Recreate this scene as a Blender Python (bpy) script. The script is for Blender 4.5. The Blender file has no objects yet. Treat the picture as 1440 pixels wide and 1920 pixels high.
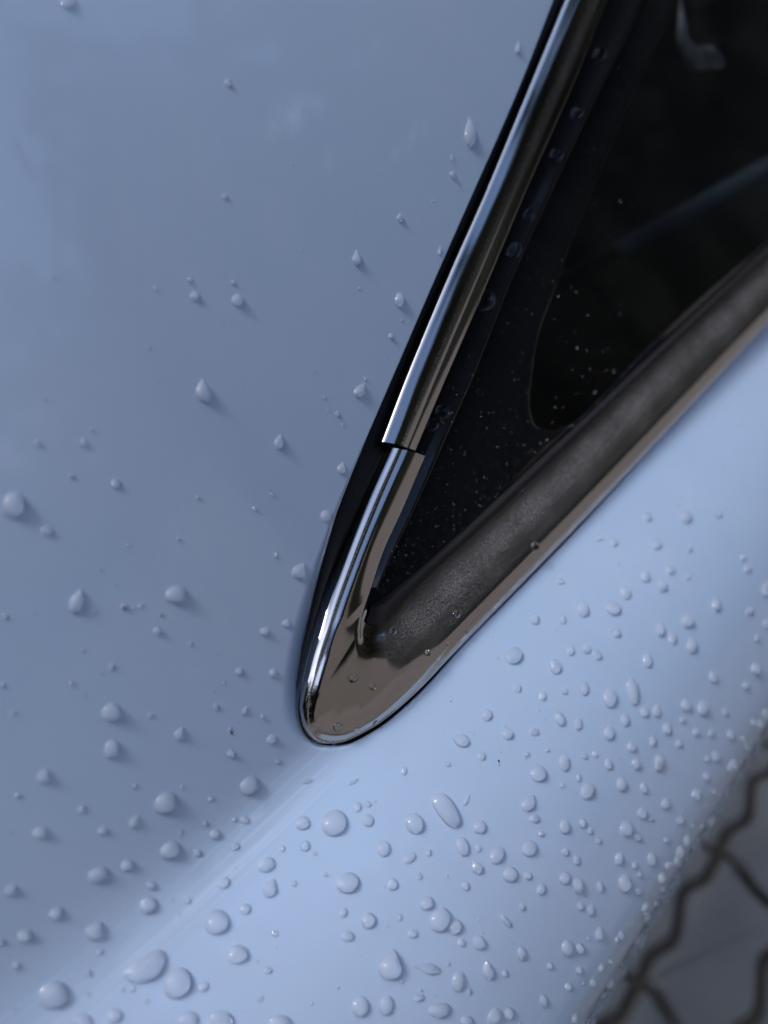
import bpy, math, random
import numpy as np
from mathutils import Vector
from mathutils.bvhtree import BVHTree
random.seed(7); rng = np.random.default_rng(7)
scene = bpy.context.scene
COL = scene.collection

# ------------------------------------------------------------------ camera
CAM_H, CAM_PITCH = (1.06, 40.0)
cam_d = bpy.data.cameras.new('camera'); cam = bpy.data.objects.new('camera', cam_d); COL.objects.link(cam)
cam.location = (0, 0, CAM_H); cam.rotation_euler = (math.radians(90 - CAM_PITCH), 0, 0)
cam_d.sensor_fit = 'VERTICAL'; cam_d.sensor_height = 36.0; cam_d.sensor_width = 27.0; cam_d.lens = 27.075
cam_d.clip_start = 0.01; cam_d.clip_end = 500
cam_d.dof.use_dof = True; cam_d.dof.focus_distance = 0.247; cam_d.dof.aperture_fstop = 5.4
scene.camera = cam

# ------------------------------------------------------------------ sky, overcast sun, exposure
SUN_EL, SUN_AZ = math.radians(58), math.radians(-100)      # azimuth from +Y towards +X
world = bpy.data.worlds.new('World'); scene.world = world; world.use_nodes = True
nt = world.node_tree; nt.nodes.clear()
sky = nt.nodes.new('ShaderNodeTexSky'); sky.sky_type = 'NISHITA'; sky.sun_disc = False
sky.sun_elevation = SUN_EL; sky.sun_rotation = SUN_AZ; sky.air_density = 1.0; sky.dust_density = 3.0; sky.ozone_density = 1.5
bg = nt.nodes.new('ShaderNodeBackground'); bg.inputs['Strength'].default_value = 0.13
wo = nt.nodes.new('ShaderNodeOutputWorld')
tcw = nt.nodes.new('ShaderNodeTexCoord'); cn = nt.nodes.new('ShaderNodeTexNoise'); cn.inputs['Scale'].default_value = 2.2; cn.inputs['Detail'].default_value = 6; cn.inputs['Roughness'].default_value = .55; cn.inputs['Distortion'].default_value = .4
nt.links.new(tcw.outputs['Generated'], cn.inputs['Vector'])
cr_ = nt.nodes.new('ShaderNodeValToRGB'); cr_.color_ramp.elements[0].position = .42; cr_.color_ramp.elements[0].color = (.62, .66, .72, 1); cr_.color_ramp.elements[1].position = .60; cr_.color_ramp.elements[1].color = (1.9, 1.75, 1.6, 1)
nt.links.new(cn.outputs['Fac'], cr_.inputs[0])
cm = nt.nodes.new('ShaderNodeMix'); cm.data_type = 'RGBA'; cm.blend_type = 'MULTIPLY'; cm.inputs[0].default_value = 1.0
nt.links.new(sky.outputs[0], cm.inputs[6]); nt.links.new(cr_.outputs[0], cm.inputs[7])
nt.links.new(cm.outputs[2], bg.inputs[0]); nt.links.new(bg.outputs[0], wo.inputs[0])
sl = bpy.data.lights.new('sun', 'SUN'); sl.energy = 0.9; sl.angle = math.radians(11); sl.color = (0.95, 0.98, 1.0)
sun = bpy.data.objects.new('sun', sl); COL.objects.link(sun)
sdir = Vector((math.sin(SUN_AZ) * math.cos(SUN_EL), math.cos(SUN_AZ) * math.cos(SUN_EL), math.sin(SUN_EL)))
sun.rotation_euler = sdir.to_track_quat('Z', 'Y').to_euler(); sun.location = (-3, 0, 4)
scene.view_settings.view_transform = 'Standard'; scene.view_settings.look = 'None'
scene.view_settings.exposure = 1.25; scene.view_settings.gamma = 1.0; scene.view_settings.use_curve_mapping = False
scene.cycles.max_bounces = 14; scene.cycles.transmission_bounces = 10; scene.cycles.glossy_bounces = 6
scene.cycles.caustics_refractive = True; scene.cycles.caustics_reflective = False; scene.cycles.blur_glossy = 0.3
scene.cycles.sample_clamp_indirect = 60.0

# ------------------------------------------------------------------ traced measurements of the car (millimetres along / up the body skin)
STRIP_OUT=[[386.49,275.18],[289.55,214.78],[250.13,190.31],[204.24,161.26],[153.54,128.85],[127.91,113.04],[87.17,86.38],[67.49,72.41]]
STRIP_IN=[[449.28,279.06],[326.45,212.49],[283.58,187.69],[233.75,157.4],[174.64,122.66],[144.26,103.68],[101.15,77.24],[79.18,63.42]]
CORNER_OUT=[[69.43,69.39],[51.39,58.39],[33.81,46.13],[20.16,35.93],[7.68,24.85],[-0.48,15.36],[-2.07,9.18],[-0.46,2.92],[2.93,-0.92],[7.97,-3.82],[19.91,-6.76],[39.43,-7.64],[53.97,-6.77],[64.24,-6.11],[111.39,-4.43],[141.02,-3.3],[233.46,1.37],[359.17,8.89],[525.49,18.07]]
CORNER_IN=[[81.54,60.13],[63.99,49.25],[49.62,40.77],[41.37,34.02],[37.85,30.76],[37.57,29.3],[37.8,28.33],[38.39,27.54],[39.25,26.77],[40.28,26.31],[42.53,25.68],[47.12,25.43],[57.88,25.19],[80.78,25.92],[134.56,29.26],[175.66,32.01],[241.75,36.45],[383.47,45.63],[551.04,54.39]]
CREST=[[374.85,275.46],[279.83,215.89],[242.23,191.63],[200.73,164.12],[148.49,131.44],[122.32,115.02],[84.28,90.57],[64.08,77.5],[47.05,66.59],[32.81,56.81],[18.81,46.32],[7.66,36.55],[-0.47,26.96],[-4.94,18.65],[-5.72,10.91],[-2.86,3.51],[2.49,-2.2],[8.43,-5.54],[20.05,-8.19],[39.59,-9.11],[54.17,-8.3],[64.62,-7.56],[111.23,-6.37],[141.36,-5.38],[235.27,-0.15],[362.3,6.34],[530.42,15.47]]
CREST_IN=[[400.6,277.54],[300.76,215.55],[260.08,190.5],[213.17,160.75],[160.72,127.74],[134.94,111.46],[92.85,84.37],[72.67,70.14],[55.83,56.03],[37.85,43.59],[23.9,33.22],[11.14,21.96],[4.41,16.14],[2.02,12.94],[0.95,7.67],[1.87,2.36],[5.0,-1.0],[8.96,-2.83],[20.91,-5.47],[40.63,-6.25],[55.28,-5.36],[65.62,-4.69],[112.64,-3.37],[142.42,-2.22],[236.01,3.7],[361.85,10.83],[528.23,20.05]]
STEP=[[477.3,281.26],[362.96,211.32],[318.32,184.95],[258.6,153.88],[192.72,118.41],[158.98,99.31],[118.31,73.17],[100.48,62.94],[76.28,48.85],[63.11,41.57],[53.93,36.58],[44.41,31.09]]
STEP_OUT=[[445.35,279.71],[323.66,213.27],[281.11,188.49],[231.61,158.21],[172.85,123.45],[142.62,104.45],[99.7,77.98],[78.71,63.71],[61.92,50.37],[47.67,41.92],[42.25,37.52],[39.05,33.45]]
FRIT_OUT=[[455.17,281.03],[330.8,213.56],[287.44,188.45],[237.07,157.79],[177.34,122.65],[131.24,93.72],[104.12,77.5],[82.4,59.77],[63.92,48.27],[49.93,40.53],[40.89,34.23],[35.71,28.35],[40.7,23.42],[56.11,22.57],[80.29,22.86],[134.3,26.12],[175.52,28.69],[241.78,32.85],[384.03,41.68],[551.71,49.11]]
FRIT_IN=[[558.27,286.05],[410.18,209.63],[354.59,182.06],[296.28,152.68],[243.96,124.17],[204.1,100.37],[182.19,85.54],[163.96,73.17],[151.64,58.99],[146.89,52.33],[145.61,47.16],[146.14,43.21],[150.93,39.17],[158.09,35.42],[168.21,33.48],[188.38,34.48],[224.18,38.93],[282.12,44.56],[413.5,50.74],[574.76,58.81]]
GLINT_PATH=[[397.1,189.33],[391.31,177.04],[386.05,166.19],[393.52,157.36],[412.5,154.69],[423.94,150.03]]  # path of the pale sky glint built behind the glass
PAVE_O=[0.3178,0.3588]
PAVE_SIDE=[[0.3178,0.3588],[0.3394,0.39],[0.3783,0.4072],[0.4043,0.4714],[0.4409,0.4843],[0.4721,0.523]]
PAVE_CROSS=[[0.4721,0.523],[0.49,0.5101],[0.4979,0.4807],[0.5086,0.4609],[0.5403,0.447]]
SPECKS=[[-29.91,71.49],[46.71,-42.51],[-21.05,23.91]]
MICRO=[[-43.41,67.65,3],[-37.43,42.78,4],[-72.22,45.17,4],[-39.65,20.45,3],[-56.7,-3.25,3],[-32.11,2.19,4],[-77.14,-12.77,3],[-75.33,-14.34,4],[-19.72,-20.82,4],[-20.8,-27.22,4],[-44.03,-49.06,3],[-36.31,-51.53,3],[7.71,-54.07,3],[-7.44,-72.03,4]]
PAINTED_GLEAMS=[[84.86,173.45,9.0,2.28,-0.6,1.93,1],[95.69,174.75,4.45,1.11,-0.42,1.27,0.6],[127.27,155.94,9.61,3.47,-0.71,0.87,0.5],[140.83,159.62,4.79,1.23,-0.46,0.79,0.5],[91.71,158.24,4.44,1.86,-0.52,0.65,0.35],[117.75,183.67,7.34,1.89,-0.43,1.16,0.2],[129.53,186.29,7.71,1.98,-0.46,1.19,0.2],[-27.06,122.46,4.98,0.55,-0.02,2.67,0.35],[-34.85,117.74,3.1,-1.5,1.79,3.33,0.35],[-19.19,108.63,2.92,0.2,-0.04,1.81,0.25],[-34.05,-2.47,13.71,1.11,-0.08,0.39,0.9],[-28.63,-1.6,8.81,0.61,-0.19,0.95,0.35],[-69.59,-5.94,8.85,0.99,-0.07,0.42,0.5],[-82.08,-7.02,7.74,0.64,-0.05,0.4,0.8],[-55.88,-4.53,11.51,1.1,-0.06,0.36,0.45],[-59.68,-2.78,13.91,1.16,-0.32,2.04,0.22],[-48.38,-6.05,6.58,0.55,-0.05,0.32,0.45]]  # pale reflections on pillar and crease, put into the paint colour
DROPS=[
["P",-36.6,97.79,1.17,0.39,-0.25,0.97,0,"small round water drop on left pillar paint above mid-height, leftmost","left pillar paint above mid-height"],
["P",-39.03,79.02,2.45,2.08,-0.98,1.37,1,"medium teardrop water bead on dark left pillar paint below mid-height, topmost","dark left pillar paint below mid-height"],
["P",-16.58,67.11,2.98,-0.68,0.3,2.18,0,"medium oval water drop on dark left pillar paint below mid-height, topmost","dark left pillar paint below mid-height"],
["P",-29.85,71.61,0.8,-0.51,0.39,0.72,0,"small round water drop on dark left pillar paint below mid-height, topmost","dark left pillar paint below mid-height"],
["P",-25.52,61.34,0.96,-0.65,0.47,0.87,0,"small round water drop on dark left pillar paint below mid-height, lowest","dark left pillar paint below mid-height"],
["P",-39.59,59.97,0.74,0.94,-0.39,0.39,0,"small slender water drop on dark left pillar paint below mid-height","dark left pillar paint below mid-height"],
["P",-49.54,61.78,0.4,0.51,-0.36,0.37,0,"tiny water bead on dark left pillar paint below mid-height","dark left pillar paint below mid-height"],
["P",-45.34,49.8,2.24,0.05,-0.13,2.17,0,"medium round water drop on dark left pillar paint below mid-height","dark left pillar paint below mid-height"],
["P",-33.48,33.49,1.57,1.05,-0.71,1.25,1,"medium teardrop water bead on dark left pillar paint below mid-height, second from the top","dark left pillar paint below mid-height"],
["P",-49.68,41.42,1.74,1.52,-0.92,1.44,0,"medium oval water drop on dark left pillar paint below mid-height, lowest","dark left pillar paint below mid-height"],
["P",-65.62,45.64,1.5,0.92,-0.56,1.36,1,"medium teardrop water bead on dark left pillar paint below mid-height, lowest","dark left pillar paint below mid-height"],
["P",-63.6,63.2,0.46,-0.34,0.24,0.45,0,"tiny water bead on dark left pillar paint below mid-height","dark left pillar paint below mid-height"],
["P",-62.33,70.36,0.46,-0.32,0.3,0.56,0,"tiny water bead on dark left pillar paint below mid-height","dark left pillar paint below mid-height"],
["P",-49.56,29.07,0.66,0.36,-0.18,0.42,0,"tiny water bead on dark lower left paint, upper row","dark lower left paint, upper row"],
["P",-62.62,32.86,1.0,0.33,-0.17,0.7,1,"small teardrop water bead on dark lower left paint, upper row, leftmost","dark lower left paint, upper row"],
["P",-45.35,19.84,3.05,0.46,-0.54,2.69,0,"large oval water drop on dark lower left paint, upper row","dark lower left paint, upper row"],
["P",-72.69,33.95,1.53,-0.17,0.08,1.39,0,"medium oval water drop on dark lower left paint, upper row, leftmost","dark lower left paint, upper row"],
["P",-61.18,24.43,1.05,0.19,-0.18,1.03,0,"small round water drop on dark lower left paint, upper row","dark lower left paint, upper row"],
["P",-54.18,21.06,1.54,0.83,-0.41,1.0,1,"small teardrop water bead on dark lower left paint, upper row, rightmost","dark lower left paint, upper row"],
["P",-45.89,9.87,0.88,0.56,-0.15,0.29,0,"small slender water drop on pillar paint just above the crease","pillar paint just above the crease"],
["P",-50.39,7.82,2.57,0.02,-0.27,2.4,0,"medium oval water drop on dark lower left paint, upper row, rightmost","dark lower left paint, upper row"],
["P",-67.4,15.34,2.32,-0.41,0.09,1.94,0,"medium oval water drop on dark lower left paint, lower row, fourth from the left","dark lower left paint, lower row"],
["P",-60.85,12.42,1.58,-0.12,-0.04,1.39,0,"medium oval water drop on dark lower left paint, lower row, rightmost","dark lower left paint, lower row"],
["P",-84.0,26.04,1.35,-0.02,0.01,1.38,0,"medium oval water drop on dark lower left paint, lower row, leftmost","dark lower left paint, lower row"],
["P",-58.75,3.48,0.93,-0.88,0.55,0.94,0,"small round water drop on dark lower left paint, lower row, rightmost","dark lower left paint, lower row"],
["P",-61.91,-0.18,2.16,0.22,-0.32,2.05,0,"medium round water drop on dark lower left paint, lower row","dark lower left paint, lower row"],
["P",-79.28,13.82,1.63,0.1,-0.1,1.45,0,"medium oval water drop on dark lower left paint, lower row, third from the left","dark lower left paint, lower row"],
["P",-86.99,14.16,1.56,-0.08,0.01,1.42,0,"medium oval water drop on dark lower left paint, lower row, second from the left","dark lower left paint, lower row"],
["P",-74.78,3.53,2.05,1.03,-0.73,2.03,1,"medium teardrop water bead on dark lower left paint, lower row","dark lower left paint, lower row"],
["P",-91.4,16.72,0.57,-0.58,0.36,0.67,0,"small round water drop on dark lower left paint, lower row, leftmost","dark lower left paint, lower row"],
["P",-91.82,9.52,0.66,-0.68,0.42,0.78,0,"small round water drop on dark lower left paint, lower row, second from the left","dark lower left paint, lower row"],
["P",-23.82,7.1,2.83,0.54,-0.81,2.6,0,"medium oval water drop on pillar paint just above the crease","pillar paint just above the crease"],
["P",-34.72,12.0,0.83,0.0,-0.1,0.67,0,"tiny water bead on pillar paint just above the crease","pillar paint just above the crease"],
["P",-39.36,7.16,0.71,-0.65,0.35,0.64,0,"tiny water bead on pillar paint just above the crease","pillar paint just above the crease"],
["P",-38.66,2.73,1.46,0.28,-0.39,1.43,0,"small round water drop on pillar paint just above the crease, second from the left","pillar paint just above the crease"],
["P",-29.85,0.03,0.98,-0.86,0.55,0.84,0,"small round water drop on pillar paint just above the crease, rightmost","pillar paint just above the crease"],
["P",-44.93,1.86,0.9,-0.82,0.51,0.83,0,"small round water drop on pillar paint just above the crease, leftmost","pillar paint just above the crease"],
["P",19.84,52.26,2.51,1.22,-1.25,1.88,1,"medium teardrop water bead on pillar paint left of the trim gap, lowest","pillar paint left of the trim gap"],
["P",15.11,60.43,0.68,0.65,-0.4,0.38,0,"tiny water bead on pillar paint left of the trim gap","pillar paint left of the trim gap"],
["P",1.19,43.06,1.44,0.09,-0.27,1.18,0,"small round water drop on pillar paint beside the curved chrome tip, second from the top","pillar paint beside the curved chrome tip"],
["P",8.52,40.91,1.38,-0.17,-0.09,1.21,0,"small round water drop on pillar paint beside the curved chrome tip, topmost","pillar paint beside the curved chrome tip"],
["P",-10.95,37.7,1.18,0.58,-0.5,0.92,0,"small oval water drop on pillar paint beside the curved chrome tip, topmost","pillar paint beside the curved chrome tip"],
["P",-2.18,30.73,1.08,0.83,-0.68,0.89,0,"small oval water drop on pillar paint beside the curved chrome tip, lowest","pillar paint beside the curved chrome tip"],
["P",-21.38,33.33,0.37,1.16,-0.56,0.3,0,"small slender water drop on pillar paint beside the curved chrome tip","pillar paint beside the curved chrome tip"],
["P",-14.68,26.83,1.36,0.84,-0.37,0.61,1,"small teardrop water bead on pillar paint beside the curved chrome tip, topmost","pillar paint beside the curved chrome tip"],
["P",-11.64,13.94,1.53,0.14,-0.39,1.43,0,"small round water drop on pillar paint beside the curved chrome tip, lowest","pillar paint beside the curved chrome tip"],
["P",-24.09,18.99,0.84,1.0,-0.93,1.04,1,"small teardrop water bead on pillar paint beside the curved chrome tip, lowest","pillar paint beside the curved chrome tip"],
["P",-13.2,6.88,0.85,-0.72,0.38,0.68,0,"tiny water bead on pillar paint beside the curved chrome tip","pillar paint beside the curved chrome tip"],
["P",-21.08,25.26,0.83,0.2,-0.11,0.33,0,"tiny water bead on pillar paint beside the curved chrome tip","pillar paint beside the curved chrome tip"],
["P",32.04,211.38,2.2,0.69,-0.09,1.13,0,"medium oval water drop on pillar paint at the upper left","pillar paint at the upper left"],
["P",161.23,152.87,2.63,4.88,-2.91,0.5,1,"medium teardrop water bead on upper paint left of the chrome strip, topmost","upper paint left of the chrome strip"],
["P",144.47,141.66,0.6,1.01,-1.36,0.31,0,"tiny water bead on upper paint left of the chrome strip","upper paint left of the chrome strip"],
["P",147.29,146.93,0.7,1.18,-0.55,0.12,0,"small slender water drop on upper paint left of the chrome strip, topmost","upper paint left of the chrome strip"],
["P",111.72,134.65,0.73,1.26,-1.41,0.37,1,"small teardrop water bead on upper paint left of the chrome strip, lowest","upper paint left of the chrome strip"],
["P",86.85,127.91,1.25,2.43,-1.71,0.46,1,"medium teardrop water bead on upper paint left of the chrome strip, lowest","upper paint left of the chrome strip"],
["P",97.66,110.6,1.4,1.94,-1.75,0.72,0,"small oval water drop on upper paint left of the chrome strip","upper paint left of the chrome strip"],
["P",124.34,119.59,1.23,1.34,-0.7,0.3,0,"small slender water drop on upper paint left of the chrome strip, lowest","upper paint left of the chrome strip"],
["P",27.21,135.27,1.36,-0.45,0.58,1.02,0,"small round water drop on pillar paint at the upper left, leftmost","pillar paint at the upper left"],
["P",39.1,130.21,1.61,0.96,-1.04,1.14,0,"small round water drop on pillar paint at the upper left, rightmost","pillar paint at the upper left"],
["P",16.68,111.67,1.28,2.92,-2.14,0.71,1,"medium teardrop water bead on left pillar paint above mid-height","left pillar paint above mid-height"],
["P",67.31,90.6,2.58,1.31,-1.19,1.33,1,"medium teardrop water bead on pillar paint left of the trim gap, topmost","pillar paint left of the trim gap"],
["P",32.01,88.98,1.55,1.82,-1.36,0.91,1,"medium teardrop water bead on pillar paint left of the trim gap, second from the top","pillar paint left of the trim gap"],
["P",48.84,72.05,1.23,1.41,-1.36,0.94,1,"small teardrop water bead on pillar paint left of the trim gap","pillar paint left of the trim gap"],
["P",36.32,61.98,1.48,1.12,-1.26,1.26,0,"small round water drop on pillar paint left of the trim gap","pillar paint left of the trim gap"],
["P",55.52,87.65,0.4,0.73,-0.76,0.34,0,"tiny water bead on pillar paint left of the trim gap","pillar paint left of the trim gap"],
["P",88.13,101.29,0.52,0.93,-0.88,0.32,0,"tiny water bead on upper paint left of the chrome strip","upper paint left of the chrome strip"],
["P",-40.19,106.87,2.45,1.68,-1.14,2.03,0,"large round water drop on left pillar paint above mid-height","left pillar paint above mid-height"],
["P",-16.79,100.36,1.07,-0.55,0.52,0.95,0,"small round water drop on left pillar paint above mid-height, rightmost","left pillar paint above mid-height"],
["P",-18.9,112.91,0.66,0.84,-0.61,0.45,0,"small oval water drop on left pillar paint above mid-height","left pillar paint above mid-height"],
["P",-25.39,107.02,0.67,-0.34,0.31,0.58,0,"tiny water bead on left pillar paint above mid-height","left pillar paint above mid-height"],
["P",50.02,157.09,0.84,-0.21,0.38,0.67,0,"tiny water bead on pillar paint at the upper left","pillar paint at the upper left"],
["P",67.79,185.62,1.06,-0.17,0.48,0.82,0,"tiny water bead on pillar paint at the upper left","pillar paint at the upper left"],
["P",40.44,134.97,0.38,0.66,-0.65,0.21,0,"tiny water bead on pillar paint at the upper left","pillar paint at the upper left"],
["P",27.94,139.72,0.36,0.64,-0.6,0.19,0,"tiny water bead on pillar paint at the upper left","pillar paint at the upper left"],
["P",207.01,177.0,1.77,2.19,-1.3,0.24,1,"small teardrop water bead on upper paint left of the chrome strip, topmost","upper paint left of the chrome strip"],
["S",-36.0,-3.89,1.12,-0.04,-0.09,1.06,0,"small round water drop on shoulder paint between crease and tip, topmost","shoulder paint between crease and tip"],
["S",-80.97,-3.79,0.74,0.17,-0.17,0.81,0,"small round water drop on bottom left paint under the crease","bottom left paint under the crease"],
["S",-89.21,-2.48,3.15,-0.29,0.03,3.23,0,"large round water drop on bottom left paint under the crease, leftmost","bottom left paint under the crease"],
["S",-70.2,-12.1,5.14,-0.64,0.03,3.26,2,"large bean-shaped water drop on bottom left paint under the crease","bottom left paint under the crease"],
["S",-66.61,-20.67,3.47,0.93,-0.93,3.18,0,"large round water drop on bottom left paint under the crease, rightmost","bottom left paint under the crease"],
["S",-81.69,-16.18,1.62,0.13,-0.22,1.57,0,"medium round water drop on bottom left paint under the crease, rightmost","bottom left paint under the crease"],
["S",-87.5,-12.13,1.56,-1.52,0.86,1.39,0,"medium round water drop on bottom left paint under the crease, leftmost","bottom left paint under the crease"],
["S",-74.29,-18.94,0.62,0.25,-0.19,0.51,0,"tiny water bead on bottom left paint under the crease","bottom left paint under the crease"],
["S",-69.45,-29.36,2.32,-0.61,0.18,1.97,0,"medium oval water drop on bottom left paint under the crease","bottom left paint under the crease"],
["S",-53.63,-6.42,0.63,-0.57,0.44,0.65,0,"tiny water bead on shoulder paint between crease and tip","shoulder paint between crease and tip"],
["S",-8.72,-4.15,1.72,-0.69,0.17,0.59,0,"small slender water drop on shoulder paint right below the chrome tip, leftmost","shoulder paint right below the chrome tip"],
["S",2.5,-13.83,2.0,-0.47,0.11,0.62,0,"small slender water drop on shoulder paint right below the chrome tip, rightmost","shoulder paint right below the chrome tip"],
["S",-17.17,-12.15,1.99,0.6,-0.69,1.77,0,"medium round water drop on shoulder paint right below the chrome tip, leftmost","shoulder paint right below the chrome tip"],
["S",-9.94,-18.51,3.5,1.72,-1.83,3.09,0,"large round water drop on shoulder paint right below the chrome tip","shoulder paint right below the chrome tip"],
["S",-1.5,-19.93,1.41,0.67,-0.6,1.0,0,"small oval water drop on shoulder paint right below the chrome tip, rightmost","shoulder paint right below the chrome tip"],
["S",1.71,-21.51,0.78,-0.68,0.63,0.67,0,"tiny water bead on shoulder paint right below the chrome tip","shoulder paint right below the chrome tip"],
["S",-1.49,-24.95,1.22,1.32,-1.29,1.13,0,"medium round water drop on shoulder paint right below the chrome tip, rightmost","shoulder paint right below the chrome tip"],
["S",-20.69,-17.29,1.39,0.72,-0.64,1.09,0,"small oval water drop on shoulder paint right below the chrome tip, leftmost","shoulder paint right below the chrome tip"],
["S",-25.95,-13.53,0.65,0.54,-0.4,0.48,0,"tiny water bead on shoulder paint right below the chrome tip","shoulder paint right below the chrome tip"],
["S",-32.13,-13.6,2.41,-0.36,0.07,1.91,0,"medium oval water drop on shoulder paint well below the chrome tip, leftmost","shoulder paint well below the chrome tip"],
["S",-35.27,-19.02,2.33,1.01,-0.85,1.77,1,"medium teardrop water bead on shoulder paint well below the chrome tip","shoulder paint well below the chrome tip"],
["S",-43.79,-9.3,1.56,0.24,-0.29,1.3,0,"small oval water drop on shoulder paint between crease and tip","shoulder paint between crease and tip"],
["S",-29.25,-22.67,0.67,0.67,-0.53,0.56,0,"small oval water drop on shoulder paint well below the chrome tip, leftmost","shoulder paint well below the chrome tip"],
["S",-43.39,-18.43,1.35,0.46,-0.48,1.24,0,"small round water drop on shoulder paint between crease and tip, lowest","shoulder paint between crease and tip"],
["S",-51.03,-15.81,3.0,0.45,-0.64,2.95,0,"large round water drop on shoulder paint between crease and tip","shoulder paint between crease and tip"],
["S",-17.49,-33.27,3.29,-0.09,-0.36,2.74,0,"large round water drop on shoulder paint well below the chrome tip","shoulder paint well below the chrome tip"],
["S",-23.44,-38.21,1.29,0.47,-0.41,0.86,0,"small oval water drop on shoulder paint well below the chrome tip, rightmost","shoulder paint well below the chrome tip"],
["S",-19.2,-45.01,1.98,0.93,-0.99,1.71,0,"medium oval water drop on shoulder paint well below the chrome tip, rightmost","shoulder paint well below the chrome tip"],
["S",-26.31,-43.61,1.39,-1.33,0.85,1.03,0,"medium round water drop on shoulder paint well below the chrome tip","shoulder paint well below the chrome tip"],
["S",-41.05,-28.77,0.65,-0.61,0.48,0.62,0,"tiny water bead on shoulder paint well below the chrome tip","shoulder paint well below the chrome tip"],
["S",-51.56,-25.74,2.66,-0.69,0.24,2.32,0,"large round water drop on bottom edge paint, left half, rightmost","bottom edge paint, left half"],
["S",-47.93,-34.39,0.84,-0.8,0.54,0.71,0,"small round water drop on bottom edge paint, left half","bottom edge paint, left half"],
["S",-53.44,-38.41,1.12,0.0,-0.1,0.7,1,"small teardrop water bead on bottom edge paint, left half","bottom edge paint, left half"],
["S",-62.35,-25.9,1.31,0.05,-0.15,1.1,0,"small oval water drop on bottom left paint under the crease","bottom left paint under the crease"],
["S",-63.41,-35.27,2.14,-2.1,1.26,1.77,0,"large round water drop on bottom edge paint, left half, leftmost","bottom edge paint, left half"],
["S",-52.87,-46.72,2.25,-2.25,1.18,1.59,0,"large oval water drop on bottom edge paint, left half","bottom edge paint, left half"],
["S",-34.49,-59.72,1.95,1.63,-1.47,1.97,0,"medium oval water drop on bottom edge paint, middle, leftmost","bottom edge paint, middle"],
["S",17.72,-22.33,1.14,0.94,-0.65,0.64,0,"small oval water drop on shoulder paint under the trim bend, lowest","shoulder paint under the trim bend"],
["S",9.41,-35.7,1.62,2.57,-2.45,1.58,0,"medium round water drop on shoulder paint around the capsule-shaped drop, leftmost","shoulder paint around the capsule-shaped drop"],
["S",20.62,-40.52,0.66,5.95,-3.1,0.8,3,"large capsule-shaped water drop on shoulder paint around the capsule-shaped drop","shoulder paint around the capsule-shaped drop"],
["S",28.24,-43.07,2.02,0.58,-0.35,0.66,1,"small teardrop water bead on shoulder paint around the capsule-shaped drop","shoulder paint around the capsule-shaped drop"],
["S",26.33,-51.72,2.04,0.78,-1.16,1.8,0,"medium round water drop on shoulder paint around the capsule-shaped drop, rightmost","shoulder paint around the capsule-shaped drop"],
["S",-3.1,-34.01,1.92,1.37,-1.2,1.45,0,"medium oval water drop on shoulder paint right below the chrome tip","shoulder paint right below the chrome tip"],
["S",1.61,-41.78,2.16,-0.29,-0.07,1.27,0,"small oval water drop on shoulder paint around the capsule-shaped drop, leftmost","shoulder paint around the capsule-shaped drop"],
["S",7.34,-44.95,1.01,0.41,-0.47,0.76,0,"small oval water drop on shoulder paint around the capsule-shaped drop, rightmost","shoulder paint around the capsule-shaped drop"],
["S",17.53,-51.62,1.51,2.48,-1.79,1.2,0,"medium oval water drop on shoulder paint around the capsule-shaped drop","shoulder paint around the capsule-shaped drop"],
["S",21.66,-55.92,0.86,0.89,-0.6,0.54,0,"small slender water drop on shoulder paint around the capsule-shaped drop","shoulder paint around the capsule-shaped drop"],
["S",25.64,-62.18,2.94,0.77,-1.06,1.93,0,"medium oval water drop on shoulder paint at lower right centre, lowest","shoulder paint at lower right centre"],
["S",46.2,-59.43,3.38,0.53,-1.06,2.22,1,"medium teardrop water bead on shoulder paint at lower right centre","shoulder paint at lower right centre"],
["S",44.86,-64.63,1.55,-1.35,0.92,0.95,0,"small round water drop on shoulder paint at lower right centre","shoulder paint at lower right centre"],
["S",43.75,-69.78,0.85,0.55,-0.76,0.86,0,"tiny water bead on shoulder paint at lower right centre","shoulder paint at lower right centre"],
["S",56.15,-55.39,2.25,1.71,-2.13,2.01,0,"medium round water drop on shoulder paint under the lower trim, lowest","shoulder paint under the lower trim"],
["S",52.99,-75.04,1.89,1.22,-1.47,1.65,0,"medium oval water drop on shoulder paint at lower right centre, topmost","shoulder paint at lower right centre"],
["S",36.8,-69.46,2.39,1.19,-1.62,2.13,0,"medium oval water drop on shoulder paint at lower right centre, second from the top","shoulder paint at lower right centre"],
["S",48.11,-81.24,1.12,0.75,-0.99,1.14,0,"small oval water drop on shoulder paint at lower right centre, topmost","shoulder paint at lower right centre"],
["S",17.41,-59.49,0.7,2.25,-1.76,0.9,1,"medium teardrop water bead on shoulder paint around the capsule-shaped drop","shoulder paint around the capsule-shaped drop"],
["S",25.63,-69.75,2.14,1.09,-1.53,2.08,0,"medium round water drop on shoulder paint at lower right centre","shoulder paint at lower right centre"],
["S",30.89,-75.27,1.06,0.71,-0.88,1.05,0,"small oval water drop on shoulder paint at lower right centre, second from the top","shoulder paint at lower right centre"],
["S",32.57,-82.3,1.73,0.89,-0.99,1.35,0,"small oval water drop on shoulder paint at lower right centre, lowest","shoulder paint at lower right centre"],
["S",42.67,-87.26,1.94,1.0,-1.23,1.64,0,"small oval water drop on shoulder paint at lower right centre, third from the top","shoulder paint at lower right centre"],
["S",10.74,-60.49,0.91,0.98,-0.87,0.81,0,"small oval water drop on low shoulder paint near the merged drops, rightmost","low shoulder paint near the merged drops"],
["S",0.62,-47.58,0.84,0.59,-0.57,0.69,0,"small oval water drop on low shoulder paint near the merged drops, third from the left","low shoulder paint near the merged drops"],
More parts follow.
